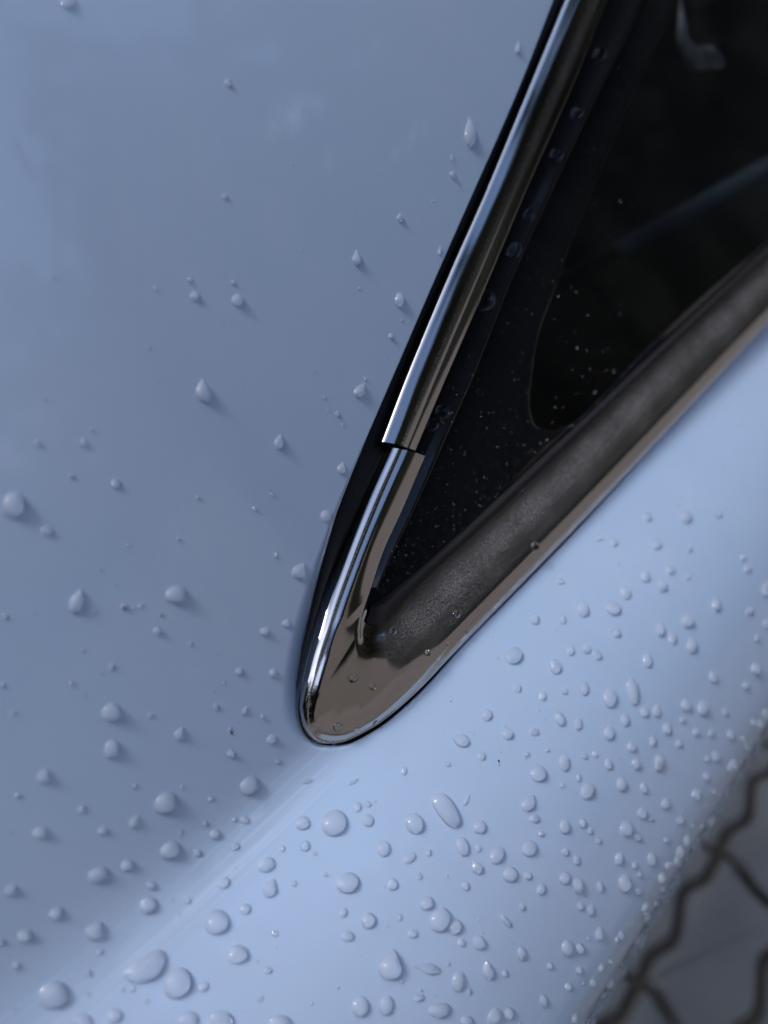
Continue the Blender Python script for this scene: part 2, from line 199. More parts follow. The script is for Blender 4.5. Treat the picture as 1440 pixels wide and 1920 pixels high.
["S",-7.44,-43.1,1.38,1.0,-0.97,1.2,0,"small oval water drop on low shoulder paint near the merged drops, leftmost","low shoulder paint near the merged drops"],
["S",-2.48,-54.49,2.08,0.42,-0.74,1.77,0,"medium round water drop on low shoulder paint near the merged drops, leftmost","low shoulder paint near the merged drops"],
["S",-2.06,-60.96,3.34,1.41,-1.61,2.68,0,"large oval water drop on low shoulder paint near the merged drops","low shoulder paint near the merged drops"],
["S",0.59,-66.29,2.29,0.66,-0.86,1.68,0,"medium oval water drop on low shoulder paint near the merged drops","low shoulder paint near the merged drops"],
["S",-11.11,-57.3,1.27,0.27,-0.52,1.27,0,"small round water drop on low shoulder paint near the merged drops","low shoulder paint near the merged drops"],
["S",-11.43,-51.25,0.78,0.58,-0.43,0.54,0,"small oval water drop on low shoulder paint near the merged drops, second from the left","low shoulder paint near the merged drops"],
["S",-0.57,-70.95,0.91,0.67,-0.73,0.93,0,"small oval water drop on low shoulder paint near the merged drops, fourth from the left","low shoulder paint near the merged drops"],
["S",4.12,-75.64,0.92,1.9,-1.75,1.37,0,"medium round water drop on low shoulder paint near the merged drops, rightmost","low shoulder paint near the merged drops"],
["S",23.14,-80.38,0.8,0.95,-0.82,0.8,0,"small oval water drop on shoulder paint above the paving corner, second from the top","shoulder paint above the paving corner"],
["S",15.65,-78.8,-0.4,2.83,-1.1,0.27,0,"small slender water drop on shoulder paint above the paving corner, second from the top","shoulder paint above the paving corner"],
["S",14.5,-90.75,1.3,1.7,-1.14,1.2,0,"small slender water drop on shoulder paint above the paving corner, fourth from the top","shoulder paint above the paving corner"],
["S",30.51,-105.52,1.51,2.16,-1.88,2.03,0,"medium oval water drop on shoulder paint above the paving corner","shoulder paint above the paving corner"],
["S",-21.53,-58.46,3.24,2.52,-2.19,2.86,1,"large teardrop water bead on bottom edge paint, middle","bottom edge paint, middle"],
["S",-13.21,-67.95,-2.8,3.89,-1.22,-0.85,1,"medium teardrop water bead on bottom edge paint, middle, leftmost","bottom edge paint, middle"],
["S",-7.89,-78.19,2.18,1.71,-1.31,1.76,0,"medium oval water drop on bottom edge paint, middle, third from the left","bottom edge paint, middle"],
["S",1.79,-84.23,1.25,2.82,-1.61,1.33,1,"medium teardrop water bead on bottom edge paint, middle, rightmost","bottom edge paint, middle"],
["S",6.17,-89.95,0.81,0.62,-0.68,0.92,0,"small oval water drop on bottom edge paint, middle, fourth from the left","bottom edge paint, middle"],
["S",-6.72,-83.51,0.76,0.61,-0.49,0.67,0,"small oval water drop on bottom edge paint, middle, third from the left","bottom edge paint, middle"],
["S",-21.51,-64.14,0.42,0.52,-0.49,0.5,0,"tiny water bead on bottom edge paint, middle","bottom edge paint, middle"],
["S",-20.02,-71.63,1.48,-0.73,0.13,0.92,0,"small oval water drop on bottom edge paint, middle, leftmost","bottom edge paint, middle"],
["S",-17.01,-79.15,2.98,-2.48,0.82,1.87,2,"medium bean-shaped water drop on bottom edge paint, middle","bottom edge paint, middle"],
["S",-28.68,-65.3,1.99,1.64,-1.22,1.65,0,"medium oval water drop on bottom edge paint, middle, second from the left","bottom edge paint, middle"],
["S",-3.82,-96.27,2.35,0.35,-0.94,2.28,0,"medium oval water drop on bottom edge paint, middle, rightmost","bottom edge paint, middle"],
["S",0.68,-100.32,1.6,0.69,-0.81,1.47,0,"small oval water drop on bottom edge paint, middle, rightmost","bottom edge paint, middle"],
["S",13.32,-109.68,0.95,1.94,-1.08,1.14,0,"small slender water drop on shoulder paint above the paving corner, lowest","shoulder paint above the paving corner"],
["S",21.39,-103.35,0.85,0.67,-0.64,0.86,0,"small oval water drop on shoulder paint above the paving corner, fourth from the top","shoulder paint above the paving corner"],
["S",24.22,-115.82,0.98,0.79,-0.84,1.18,0,"small oval water drop on shoulder paint above the paving corner, lowest","shoulder paint above the paving corner"],
["S",-11.82,-89.15,1.65,-1.85,0.74,1.05,0,"small oval water drop on bottom edge paint, middle, second from the left","bottom edge paint, middle"],
["S",45.79,-93.47,1.65,2.11,-1.75,1.7,0,"medium oval water drop on shoulder paint along the paving edge, leftmost","shoulder paint along the paving edge"],
["S",50.47,-86.83,1.19,1.42,-0.97,0.9,0,"small slender water drop on shoulder paint along the paving edge, leftmost","shoulder paint along the paving edge"],
["S",83.8,-74.11,1.42,1.45,-1.28,1.04,0,"small oval water drop on far right paint above the edge, leftmost","far right paint above the edge"],
["S",105.0,-92.45,1.26,1.48,-1.54,1.27,0,"small oval water drop on far right paint above the edge, fourth from the left","far right paint above the edge"],
["S",84.36,-83.41,1.86,1.56,-1.7,1.59,0,"small oval water drop on far right paint above the edge, second from the left","far right paint above the edge"],
["S",69.36,-73.63,2.9,1.36,-1.77,2.15,0,"medium oval water drop on shoulder paint along the paving edge, second from the left","shoulder paint along the paving edge"],
["S",93.18,-92.82,1.1,1.79,-1.27,0.97,0,"small slender water drop on far right paint above the edge, rightmost","far right paint above the edge"],
["S",69.19,-67.96,1.01,1.01,-0.78,0.64,0,"small slender water drop on far right paint above the edge, leftmost","far right paint above the edge"],
["S",100.21,-106.27,1.77,1.25,-1.7,1.82,0,"small oval water drop on shoulder paint along the paving edge, seventh from the left","shoulder paint along the paving edge"],
["S",87.14,-99.29,1.63,1.54,-1.87,1.83,0,"small oval water drop on shoulder paint along the paving edge, sixth from the left","shoulder paint along the paving edge"],
["S",90.11,-104.72,1.27,-1.14,0.57,0.76,0,"tiny water bead on shoulder paint along the paving edge","shoulder paint along the paving edge"],
["S",104.39,-118.2,1.82,0.61,-1.62,2.12,0,"small round water drop on shoulder paint along the paving edge","shoulder paint along the paving edge"],
["S",118.82,-117.86,2.0,1.46,-1.96,2.05,0,"small oval water drop on shoulder paint along the paving edge, rightmost","shoulder paint along the paving edge"],
["S",127.97,-116.75,0.96,1.38,-1.57,1.34,0,"small oval water drop on far right paint above the edge, fifth from the left","far right paint above the edge"],
["S",76.6,-96.78,1.99,1.87,-2.19,2.19,0,"medium oval water drop on shoulder paint along the paving edge, rightmost","shoulder paint along the paving edge"],
["S",60.32,-79.9,1.19,1.01,-1.12,1.1,0,"small oval water drop on shoulder paint along the paving edge, leftmost","shoulder paint along the paving edge"],
["S",61.39,-84.32,0.78,0.69,-0.77,0.76,0,"tiny water bead on shoulder paint along the paving edge","shoulder paint along the paving edge"],
["S",62.65,-89.66,0.9,0.82,-0.79,0.8,0,"small oval water drop on shoulder paint along the paving edge, second from the left","shoulder paint along the paving edge"],
["S",79.88,-104.0,1.05,1.03,-1.15,1.17,0,"small oval water drop on shoulder paint along the paving edge, third from the left","shoulder paint along the paving edge"],
["S",67.16,-102.03,1.73,1.26,-1.22,1.41,0,"small slender water drop on shoulder paint along the paving edge, third from the left","shoulder paint along the paving edge"],
["S",81.73,-115.96,1.8,1.89,-1.46,1.54,0,"small slender water drop on shoulder paint along the paving edge, rightmost","shoulder paint along the paving edge"],
["S",72.83,-110.45,1.01,1.04,-0.91,0.97,0,"small slender water drop on shoulder paint along the paving edge, fourth from the left","shoulder paint along the paving edge"],
["S",93.09,-117.59,0.93,0.98,-1.3,1.34,0,"small oval water drop on shoulder paint along the paving edge, eighth from the left","shoulder paint along the paving edge"],
["S",64.7,-110.82,2.21,2.31,-1.98,2.16,0,"medium slender water drop on shoulder paint along the paving edge","shoulder paint along the paving edge"],
["S",53.99,-102.2,1.33,1.34,-1.0,1.1,0,"small slender water drop on shoulder paint along the paving edge, second from the left","shoulder paint along the paving edge"],
["S",73.34,-115.55,0.88,0.93,-0.93,1.01,0,"small oval water drop on shoulder paint along the paving edge, fifth from the left","shoulder paint along the paving edge"],
["S",46.02,-104.81,1.28,1.33,-0.97,1.1,0,"small slender water drop on shoulder paint above the paving corner, topmost","shoulder paint above the paving corner"],
["S",42.81,-99.65,0.93,0.94,-0.94,1.05,0,"small oval water drop on shoulder paint above the paving corner, topmost","shoulder paint above the paving corner"],
["S",44.81,-114.31,1.71,1.35,-1.13,1.47,0,"small slender water drop on shoulder paint above the paving corner, third from the top","shoulder paint above the paving corner"],
["S",35.03,-110.65,1.23,1.33,-1.31,1.57,0,"small oval water drop on shoulder paint above the paving corner, third from the top","shoulder paint above the paving corner"],
["S",45.34,-128.89,0.43,0.93,-1.06,1.48,0,"tiny water bead on shoulder paint above the paving corner","shoulder paint above the paving corner"],
["S",30.8,-115.97,0.88,0.97,-0.93,1.15,0,"small oval water drop on shoulder paint above the paving corner, fifth from the top","shoulder paint above the paving corner"],
["S",69.57,-120.07,0.84,0.97,-1.19,1.33,0,"small oval water drop on shoulder paint along the paving edge, fourth from the left","shoulder paint along the paving edge"],
["S",181.82,-21.05,2.1,1.44,-1.78,1.14,0,"small round water drop on pale upper right shoulder, first row, leftmost","pale upper right shoulder, first row"],
["S",200.86,-32.48,3.14,2.09,-2.77,1.73,0,"medium oval water drop on pale upper right shoulder, first row","pale upper right shoulder, first row"],
["S",219.25,-42.89,2.13,-1.29,1.48,0.98,0,"small round water drop on pale upper right shoulder, first row, rightmost","pale upper right shoulder, first row"],
["S",156.18,-18.29,1.92,1.68,-1.51,0.85,0,"small oval water drop on pale upper right shoulder, first row, leftmost","pale upper right shoulder, first row"],
["S",150.72,-12.91,1.38,-0.91,1.05,0.78,0,"tiny water bead on pale upper right shoulder, first row","pale upper right shoulder, first row"],
["S",174.53,-31.54,2.43,1.7,-2.03,1.32,0,"small oval water drop on pale upper right shoulder, first row, third from the left","pale upper right shoulder, first row"],
["S",188.89,-43.16,1.58,1.36,-1.47,0.81,0,"small oval water drop on pale upper right shoulder, first row, fifth from the left","pale upper right shoulder, first row"],
["S",170.65,-43.02,1.87,1.35,-1.82,1.19,0,"small round water drop on pale upper right shoulder, first row, second from the left","pale upper right shoulder, first row"],
["S",156.39,-36.98,1.59,2.22,-2.3,0.95,0,"small oval water drop on pale upper right shoulder, first row, second from the left","pale upper right shoulder, first row"],
["S",160.65,-44.63,1.98,2.27,-2.27,1.12,0,"small oval water drop on pale upper right shoulder, second row, leftmost","pale upper right shoulder, second row"],
["S",141.96,-35.6,1.77,2.52,-2.18,0.92,0,"medium oval water drop on pale upper right shoulder, second row, second from the left","pale upper right shoulder, second row"],
["S",176.97,-50.59,1.44,1.06,-1.09,0.71,0,"small oval water drop on pale upper right shoulder, first row, fourth from the left","pale upper right shoulder, first row"],
["S",118.27,-27.79,1.91,2.78,-2.48,1.06,0,"medium oval water drop on pale upper right shoulder, second row, leftmost","pale upper right shoulder, second row"],
["S",130.88,-36.13,2.0,2.33,-3.01,1.54,0,"medium round water drop on pale upper right shoulder, second row","pale upper right shoulder, second row"],
["S",181.51,-68.47,2.44,2.02,-2.13,1.4,0,"small oval water drop on pale upper right shoulder, second row, second from the left","pale upper right shoulder, second row"],
["S",218.69,-84.44,3.07,2.14,-1.82,1.28,0,"small slender water drop on pale upper right shoulder, second row, rightmost","pale upper right shoulder, second row"],
["S",200.35,-84.2,1.66,1.19,-1.7,1.24,0,"small oval water drop on pale upper right shoulder, second row, third from the left","pale upper right shoulder, second row"],
["S",160.49,-62.96,2.35,1.93,-2.47,1.67,0,"medium oval water drop on pale upper right shoulder, second row, rightmost","pale upper right shoulder, second row"],
["S",124.02,-43.78,1.57,1.24,-1.77,1.26,0,"small round water drop on pale upper right shoulder, second row","pale upper right shoulder, second row"],
["S",144.28,-56.14,1.97,2.56,-1.94,1.02,0,"small slender water drop on pale upper right shoulder, second row, leftmost","pale upper right shoulder, second row"],
["S",147.6,-62.7,1.95,2.08,-1.65,1.01,0,"small slender water drop on pale upper right shoulder, second row, second from the left","pale upper right shoulder, second row"],
["S",154.95,-71.53,2.53,2.25,-2.25,1.56,0,"medium oval water drop on pale right shoulder, third row, rightmost","pale right shoulder, third row"],
["S",106.99,-39.27,1.32,1.32,-1.53,0.96,0,"small round water drop on pale right shoulder, third row","pale right shoulder, third row"],
["S",109.33,-43.78,0.41,2.12,-1.85,0.46,0,"small oval water drop on pale right shoulder, third row, leftmost","pale right shoulder, third row"],
["S",128.5,-60.19,2.0,2.15,-1.77,1.12,0,"small slender water drop on pale right shoulder, third row, rightmost","pale right shoulder, third row"],
["S",94.4,-48.16,1.87,2.0,-1.49,0.98,0,"small slender water drop on pale right shoulder, third row, leftmost","pale right shoulder, third row"],
["S",101.64,-58.01,2.85,2.51,-2.36,1.78,0,"medium oval water drop on pale right shoulder, third row, leftmost","pale right shoulder, third row"],
["S",112.83,-63.68,3.08,4.12,-2.24,1.35,3,"medium capsule-shaped water drop on pale right shoulder, third row","pale right shoulder, third row"],
["S",134.14,-85.96,1.72,1.83,-1.96,1.48,0,"small oval water drop on pale right shoulder, fourth row, sixth from the left","pale right shoulder, fourth row"],
["S",142.61,-93.95,2.67,1.65,-2.19,2.03,0,"medium oval water drop on pale right shoulder, fourth row, rightmost","pale right shoulder, fourth row"],
["S",157.03,-88.81,1.66,1.77,-1.87,1.35,0,"small oval water drop on pale right shoulder, third row, second from the left","pale right shoulder, third row"],
["S",186.91,-106.17,2.14,1.9,-2.58,2.03,0,"small oval water drop on pale right shoulder, third row, rightmost","pale right shoulder, third row"],
["S",175.71,-106.88,1.55,1.4,-1.77,1.43,0,"small oval water drop on pale right shoulder, third row, third from the left","pale right shoulder, third row"],
["S",112.35,-72.77,1.45,1.39,-1.68,1.28,0,"small oval water drop on pale right shoulder, fourth row, third from the left","pale right shoulder, fourth row"],
["S",118.27,-76.77,1.73,1.71,-1.5,1.14,0,"small slender water drop on pale right shoulder, fourth row, second from the left","pale right shoulder, fourth row"],
["S",101.86,-68.44,1.71,1.61,-1.57,1.21,0,"small oval water drop on pale right shoulder, fourth row, second from the left","pale right shoulder, fourth row"],
["S",91.7,-66.36,1.94,1.84,-1.92,1.5,0,"medium oval water drop on pale right shoulder, fourth row, leftmost","pale right shoulder, fourth row"],
["S",82.43,-55.08,1.69,1.52,-1.37,1.07,0,"small oval water drop on pale right shoulder, fourth row, leftmost","pale right shoulder, fourth row"],
["S",118.48,-85.28,1.65,1.77,-1.57,1.22,0,"small slender water drop on pale right shoulder, fourth row, third from the left","pale right shoulder, fourth row"],
["S",108.72,-83.42,1.87,1.51,-1.18,1.04,0,"small slender water drop on pale right shoulder, fourth row, leftmost","pale right shoulder, fourth row"],
["S",97.45,-77.17,1.34,1.37,-1.61,1.28,0,"small oval water drop on far right paint above the edge, third from the left","far right paint above the edge"],
["S",120.92,-94.4,1.05,1.24,-1.39,1.11,0,"small oval water drop on pale right shoulder, fourth row, fourth from the left","pale right shoulder, fourth row"],
["S",132.71,-97.99,1.06,1.28,-1.48,1.17,0,"small oval water drop on pale right shoulder, fourth row, seventh from the left","pale right shoulder, fourth row"],
["S",141.56,-105.8,1.04,1.35,-1.6,1.27,0,"small oval water drop on pale right shoulder, fourth row, eighth from the left","pale right shoulder, fourth row"],
["S",152.97,-115.45,1.58,1.54,-1.67,1.46,0,"small slender water drop on pale right shoulder, fourth row, rightmost","pale right shoulder, fourth row"],
["S",138.7,-115.29,1.67,1.65,-1.89,1.71,0,"small oval water drop on far right paint above the edge, rightmost","far right paint above the edge"],
["S",132.93,-111.9,1.06,1.03,-1.52,1.38,0,"small oval water drop on far right paint above the edge, sixth from the left","far right paint above the edge"],
["S",106.65,-91.54,2.24,1.94,-1.96,1.78,0,"medium oval water drop on far right paint above the edge","far right paint above the edge"],
["S",95.34,-83.28,1.54,1.68,-1.41,1.15,0,"small slender water drop on far right paint above the edge, second from the left","far right paint above the edge"],
["S",81.06,-67.41,0.79,0.77,-1.02,0.82,0,"tiny water bead on far right paint above the edge","far right paint above the edge"],
["S",76.7,-64.84,0.79,0.76,-0.99,0.8,0,"tiny water bead on far right paint above the edge","far right paint above the edge"],
["S",128.65,-88.8,0.97,1.07,-1.39,1.07,0,"small oval water drop on pale right shoulder, fourth row, fifth from the left","pale right shoulder, fourth row"],
["S",155.4,-105.63,0.94,1.21,-1.69,1.3,0,"small oval water drop on pale right shoulder, fourth row, rightmost","pale right shoulder, fourth row"],
["S",215.42,-64.8,1.29,0.98,-1.67,1.03,0,"tiny water bead on pale upper right shoulder, first row","pale upper right shoulder, first row"],
["S",214.27,-69.97,1.65,1.32,-1.72,1.07,0,"small oval water drop on pale upper right shoulder, first row, rightmost","pale upper right shoulder, first row"],
["S",208.07,-96.5,1.48,1.63,-1.97,1.31,0,"small oval water drop on pale upper right shoulder, second row, rightmost","pale upper right shoulder, second row"],
["S",196.74,-96.67,1.12,1.25,-1.89,1.29,0,"small oval water drop on pale upper right shoulder, second row, fourth from the left","pale upper right shoulder, second row"],
["S",119.46,-14.22,1.3,1.03,-1.24,0.86,0,"small round water drop on shoulder paint under the lower trim, topmost","shoulder paint under the lower trim"],
["S",97.23,-17.72,2.02,1.39,-1.41,1.2,0,"small oval water drop on shoulder paint under the lower trim, topmost","shoulder paint under the lower trim"],
["S",107.41,-25.34,1.38,1.11,-1.0,0.72,0,"small oval water drop on shoulder paint under the lower trim, second from the top","shoulder paint under the lower trim"],
["S",78.89,-21.47,3.79,0.8,-1.17,2.74,0,"medium round water drop on shoulder paint under the lower trim, topmost","shoulder paint under the lower trim"],
["S",90.02,-35.03,1.95,2.0,-2.03,1.31,0,"medium oval water drop on shoulder paint under the lower trim, topmost","shoulder paint under the lower trim"],
["S",100.61,-35.11,1.6,1.6,-1.27,0.8,0,"small oval water drop on shoulder paint under the lower trim, third from the top","shoulder paint under the lower trim"],
["S",71.0,-30.32,1.17,1.25,-1.31,0.87,0,"small round water drop on shoulder paint under the lower trim, second from the top","shoulder paint under the lower trim"],
["S",77.41,-38.85,1.46,1.27,-1.1,0.84,0,"small oval water drop on shoulder paint under the lower trim, lowest","shoulder paint under the lower trim"],
["S",54.3,-29.01,1.62,1.48,-1.48,1.17,0,"small oval water drop on shoulder paint under the trim bend, topmost","shoulder paint under the trim bend"],
["S",77.17,-48.85,1.22,2.23,-1.74,0.87,0,"medium oval water drop on shoulder paint under the lower trim, second from the top","shoulder paint under the lower trim"],
["S",86.39,-43.31,1.06,1.12,-1.02,0.67,0,"small oval water drop on shoulder paint under the lower trim, fourth from the top","shoulder paint under the lower trim"],
["S",56.04,-38.19,1.43,2.0,-1.88,1.11,1,"medium teardrop water bead on shoulder paint under the trim bend, topmost","shoulder paint under the trim bend"],
["S",40.21,-28.56,-1.74,2.71,-2.24,-0.9,1,"medium teardrop water bead on shoulder paint under the trim bend, lowest","shoulder paint under the trim bend"],
["S",65.1,-44.94,1.59,-1.26,1.09,0.98,0,"small round water drop on shoulder paint under the lower trim, lowest","shoulder paint under the lower trim"],
["S",42.66,-36.99,1.0,1.16,-1.18,0.83,0,"small round water drop on shoulder paint under the trim bend","shoulder paint under the trim bend"],
["S",57.08,-48.08,1.04,-0.84,0.65,0.6,0,"tiny water bead on shoulder paint under the lower trim","shoulder paint under the lower trim"],
["S",67.6,-60.24,2.03,2.23,-1.75,1.31,0,"medium oval water drop on shoulder paint under the lower trim, lowest","shoulder paint under the lower trim"],
["S",31.0,-30.86,0.75,-0.62,0.6,0.58,0,"tiny water bead on shoulder paint under the trim bend","shoulder paint under the trim bend"],
["S",65.07,-52.94,0.91,-0.73,0.53,0.49,0,"tiny water bead on shoulder paint under the lower trim","shoulder paint under the lower trim"],
["S",61.54,-64.79,0.62,0.61,-0.74,0.62,0,"tiny water bead on shoulder paint under the lower trim","shoulder paint under the lower trim"],
["C",18.22,14.9,0.71,1.32,-1.53,1.13,0,"small round water drop on brown-grey chrome corner trim, topmost","brown-grey chrome corner trim"],
["C",22.92,8.3,0.56,1.05,-1.06,0.8,0,"small round water drop on brown-grey chrome corner trim, second from the top","brown-grey chrome corner trim"],
["C",7.3,3.84,1.36,0.55,-0.85,1.68,0,"small round water drop on brown-grey chrome corner trim, fourth from the top","brown-grey chrome corner trim"],
["C",12.4,-2.21,0.6,0.82,-0.74,0.63,0,"small round water drop on brown-grey chrome corner trim, lowest","brown-grey chrome corner trim"],
["C",19.5,-5.09,0.92,-0.05,-0.04,0.72,0,"small round water drop on brown-grey chrome corner trim, third from the top","brown-grey chrome corner trim"],
["C",66.6,6.12,0.55,1.01,-1.32,0.9,0,"small round water drop on lower chrome trim, fourth from the left","lower chrome trim"],
["C",47.46,3.15,0.67,1.12,-1.16,0.86,0,"small round water drop on lower chrome trim, second from the left","lower chrome trim"],
["C",57.2,-0.36,0.57,0.78,-0.76,0.57,0,"small round water drop on lower chrome trim, third from the left","lower chrome trim"],
["C",68.21,-3.22,0.52,0.61,-0.75,0.57,0,"small round water drop on lower chrome trim, fifth from the left","lower chrome trim"],
["C",115.14,5.34,0.84,1.48,-1.92,1.16,0,"small round water drop on lower chrome trim, rightmost","lower chrome trim"],
["C",39.79,17.42,0.41,0.77,-0.96,0.65,0,"small round water drop on lower chrome trim, leftmost","lower chrome trim"],
["G",266.84,167.34,3.09,2.94,-4.34,1.02,0,"medium oval water drop on black window moulding beside the chrome strip, topmost","black window moulding beside the chrome strip"],
["G",234.27,147.38,3.46,2.29,-3.2,1.33,0,"medium oval water drop on black window moulding beside the chrome strip, second from the top","black window moulding beside the chrome strip"],
["G",210.89,134.89,2.46,2.47,-3.66,1.19,0,"medium round water drop on black window moulding beside the chrome strip, topmost","black window moulding beside the chrome strip"],
["G",180.64,117.81,2.26,2.33,-2.71,1.04,0,"medium oval water drop on black window moulding beside the chrome strip, third from the top","black window moulding beside the chrome strip"],
["G",164.76,108.05,3.64,2.5,-2.79,1.6,0,"medium oval water drop on black window moulding beside the chrome strip, fourth from the top","black window moulding beside the chrome strip"],
["G",140.8,96.36,3.85,3.3,-3.46,1.9,0,"medium oval water drop on black window moulding beside the chrome strip, fifth from the top","black window moulding beside the chrome strip"],
["G",99.41,69.17,1.96,2.16,-2.67,1.6,0,"medium round water drop on black window moulding beside the chrome strip, lowest","black window moulding beside the chrome strip"],
["G",93.1,66.88,2.54,1.14,-1.6,1.74,0,"medium oval water drop on black window moulding beside the chrome strip, lowest","black window moulding beside the chrome strip"],
["G",121.71,67.3,1.12,1.21,-1.49,0.85,0,"small oval water drop on black window moulding beside the chrome strip","black window moulding beside the chrome strip"]]

T0 = np.array([-0.01953, 0.13316, 0.85309])
def sstep(a,b,x):
    t=np.clip((np.asarray(x)-a)/(b-a),0,1); return t*t*(3-2*t)
# car body cross-section: d = distance along the skin, downwards from the belt crease
_d=np.arange(-0.9,1.0,0.0005)
def gam(d,ALPHA,G0,C0,C1,GM,G1,G2,DR):
    g=ALPHA+0*d
    g=g-14*sstep(0.02,0.45,-d)              # pillar leans in towards the roof
    g=g+(G0-ALPHA)*sstep(C0,C1,d)    # belt crease
    g=g+(GM-G0)*sstep(C1,0.125,d)+(G1-GM)*sstep(0.116,DR,d)   # shoulder rolls over into the side
    g=g+(G2-G1)*sstep(DR,DR+0.16,d)
    return np.radians(g)
def table(*p):
    g=gam(_d,*p); o=np.cumsum(np.cos(g))*0.0005; z=-np.cumsum(np.sin(g))*0.0005; i=np.argmin(abs(_d))
    return o-o[i],z-z[i]
_oA,_zA=table(61.0,29.0,-0.008,0.011,57.0,89.5,97.0,0.148)     # beside the window
_oB,_zB=table(58.0,36.0,-0.016,0.022,58.0,89.5,97.0,0.148)     # behind it the crease softens
HEAD=math.radians(42.0)
LV=np.array([math.sin(HEAD),math.cos(HEAD),0.0]); OV=np.array([math.cos(HEAD),-math.sin(HEAD),0.0]); ZV=np.array([0,0,1.0])
def S(s,w):
    s=np.asarray(s,float); w=np.asarray(w,float)
    k=sstep(0.01,-0.10,s)
    o=np.interp(-w,_d,_oA)*(1-k)+np.interp(-w,_d,_oB)*k; z=np.interp(-w,_d,_zA)*(1-k)+np.interp(-w,_d,_zB)*k
    b=np.minimum(s+0.02,0.0)
    o=o-b*b*0.55
    return T0+s[...,None]*LV+o[...,None]*OV+z[...,None]*ZV
def N(s,w):
    e=0.0012
    a=S(s+e,w)-S(s-e,w); b=S(s,w+e)-S(s,w-e)
    n=np.cross(a,b); n/=np.linalg.norm(n,axis=-1,keepdims=True)
    return n
def SN(s,w,h=0.0):
    h=np.asarray(h,float)
    return S(s,w)+N(s,w)*h[...,None]


# ------------------------------------------------------------------ helpers
def link(o, parent=None):
    COL.objects.link(o)
    if parent is not None: o.parent = parent
    return o
def mesh_obj(name, verts, faces, mat, parent=None, smooth=True, angle=None, uv=None, attrs=None, loc=None):
    me = bpy.data.meshes.new(name)
    v = np.asarray(verts, float)
    if loc is not None: v = v - np.asarray(loc)
    me.from_pydata(v.tolist(), [], [tuple(map(int, f)) for f in faces]); me.update()
    if smooth: me.polygons.foreach_set('use_smooth', [True] * len(me.polygons))
    if angle: me.set_sharp_from_angle(angle=math.radians(angle))
    if uv is not None:
        l = me.uv_layers.new(name='UVMap'); idx = np.empty(len(me.loops), int); me.loops.foreach_get('vertex_index', idx)
        l.data.foreach_set('uv', np.asarray(uv)[idx].ravel())
    for k, a in (attrs or {}).items():
        at = me.attributes.new(k, 'FLOAT', 'POINT'); at.data.foreach_set('value', np.asarray(a, float).ravel())
    me.materials.append(mat)
    o = bpy.data.objects.new(name, me); 
    if loc is not None: o.location = loc
    return link(o, parent)
def grid_faces(n, m, flip=False, closed_m=False):
    f = []
    for i in range(n - 1):
        for j in range(m if closed_m else m - 1):
            k = (j + 1) % m
            q = (i * m + j, (i + 1) * m + j, (i + 1) * m + k, i * m + k)
            f.append(q[::-1] if flip else q)
    return f
def cr(P, n):
    """smooth curve through P, n samples per segment; returns samples and index parameter"""
    P = np.asarray(P, float); out = []; ts = []
    E = np.vstack([2 * P[0] - P[1], P, 2 * P[-1] - P[-2]])
    for i in range(1, len(E) - 2):
        p0, p1, p2, p3 = E[i - 1], E[i], E[i + 1], E[i + 2]
        # tangents limited by neighbouring chord lengths (keeps tight corners from overshooting)
        l0, l1, l2 = [max(np.linalg.norm(a), 1e-6) for a in (p1 - p0, p2 - p1, p3 - p2)]
        m1 = ((p1 - p0) / l0 * l1 + (p2 - p1) / l1 * l0) / (l0 + l1) * min(l0 * 1.5, l1)
        m2 = ((p2 - p1) / l1 * l2 + (p3 - p2) / l2 * l1) / (l1 + l2) * min(l1, l2 * 1.5)
        for k in range(n + (i == len(E) - 3)):
            t = k / n
            out.append((2*t**3 - 3*t*t + 1) * p1 + (t**3 - 2*t*t + t) * m1 + (-2*t**3 + 3*t*t) * p2 + (t**3 - t*t) * m2); ts.append(i - 1 + t)
    return np.array(out), np.array(ts)
def lerp(a, b, t): return a + (b - a) * t
def tag(o, label=None, cat=None, group=None, kind=None):
    if label: o['label'] = label
    if cat: o['category'] = cat
    if group: o['group'] = group
    if kind: o['kind'] = kind
    return o

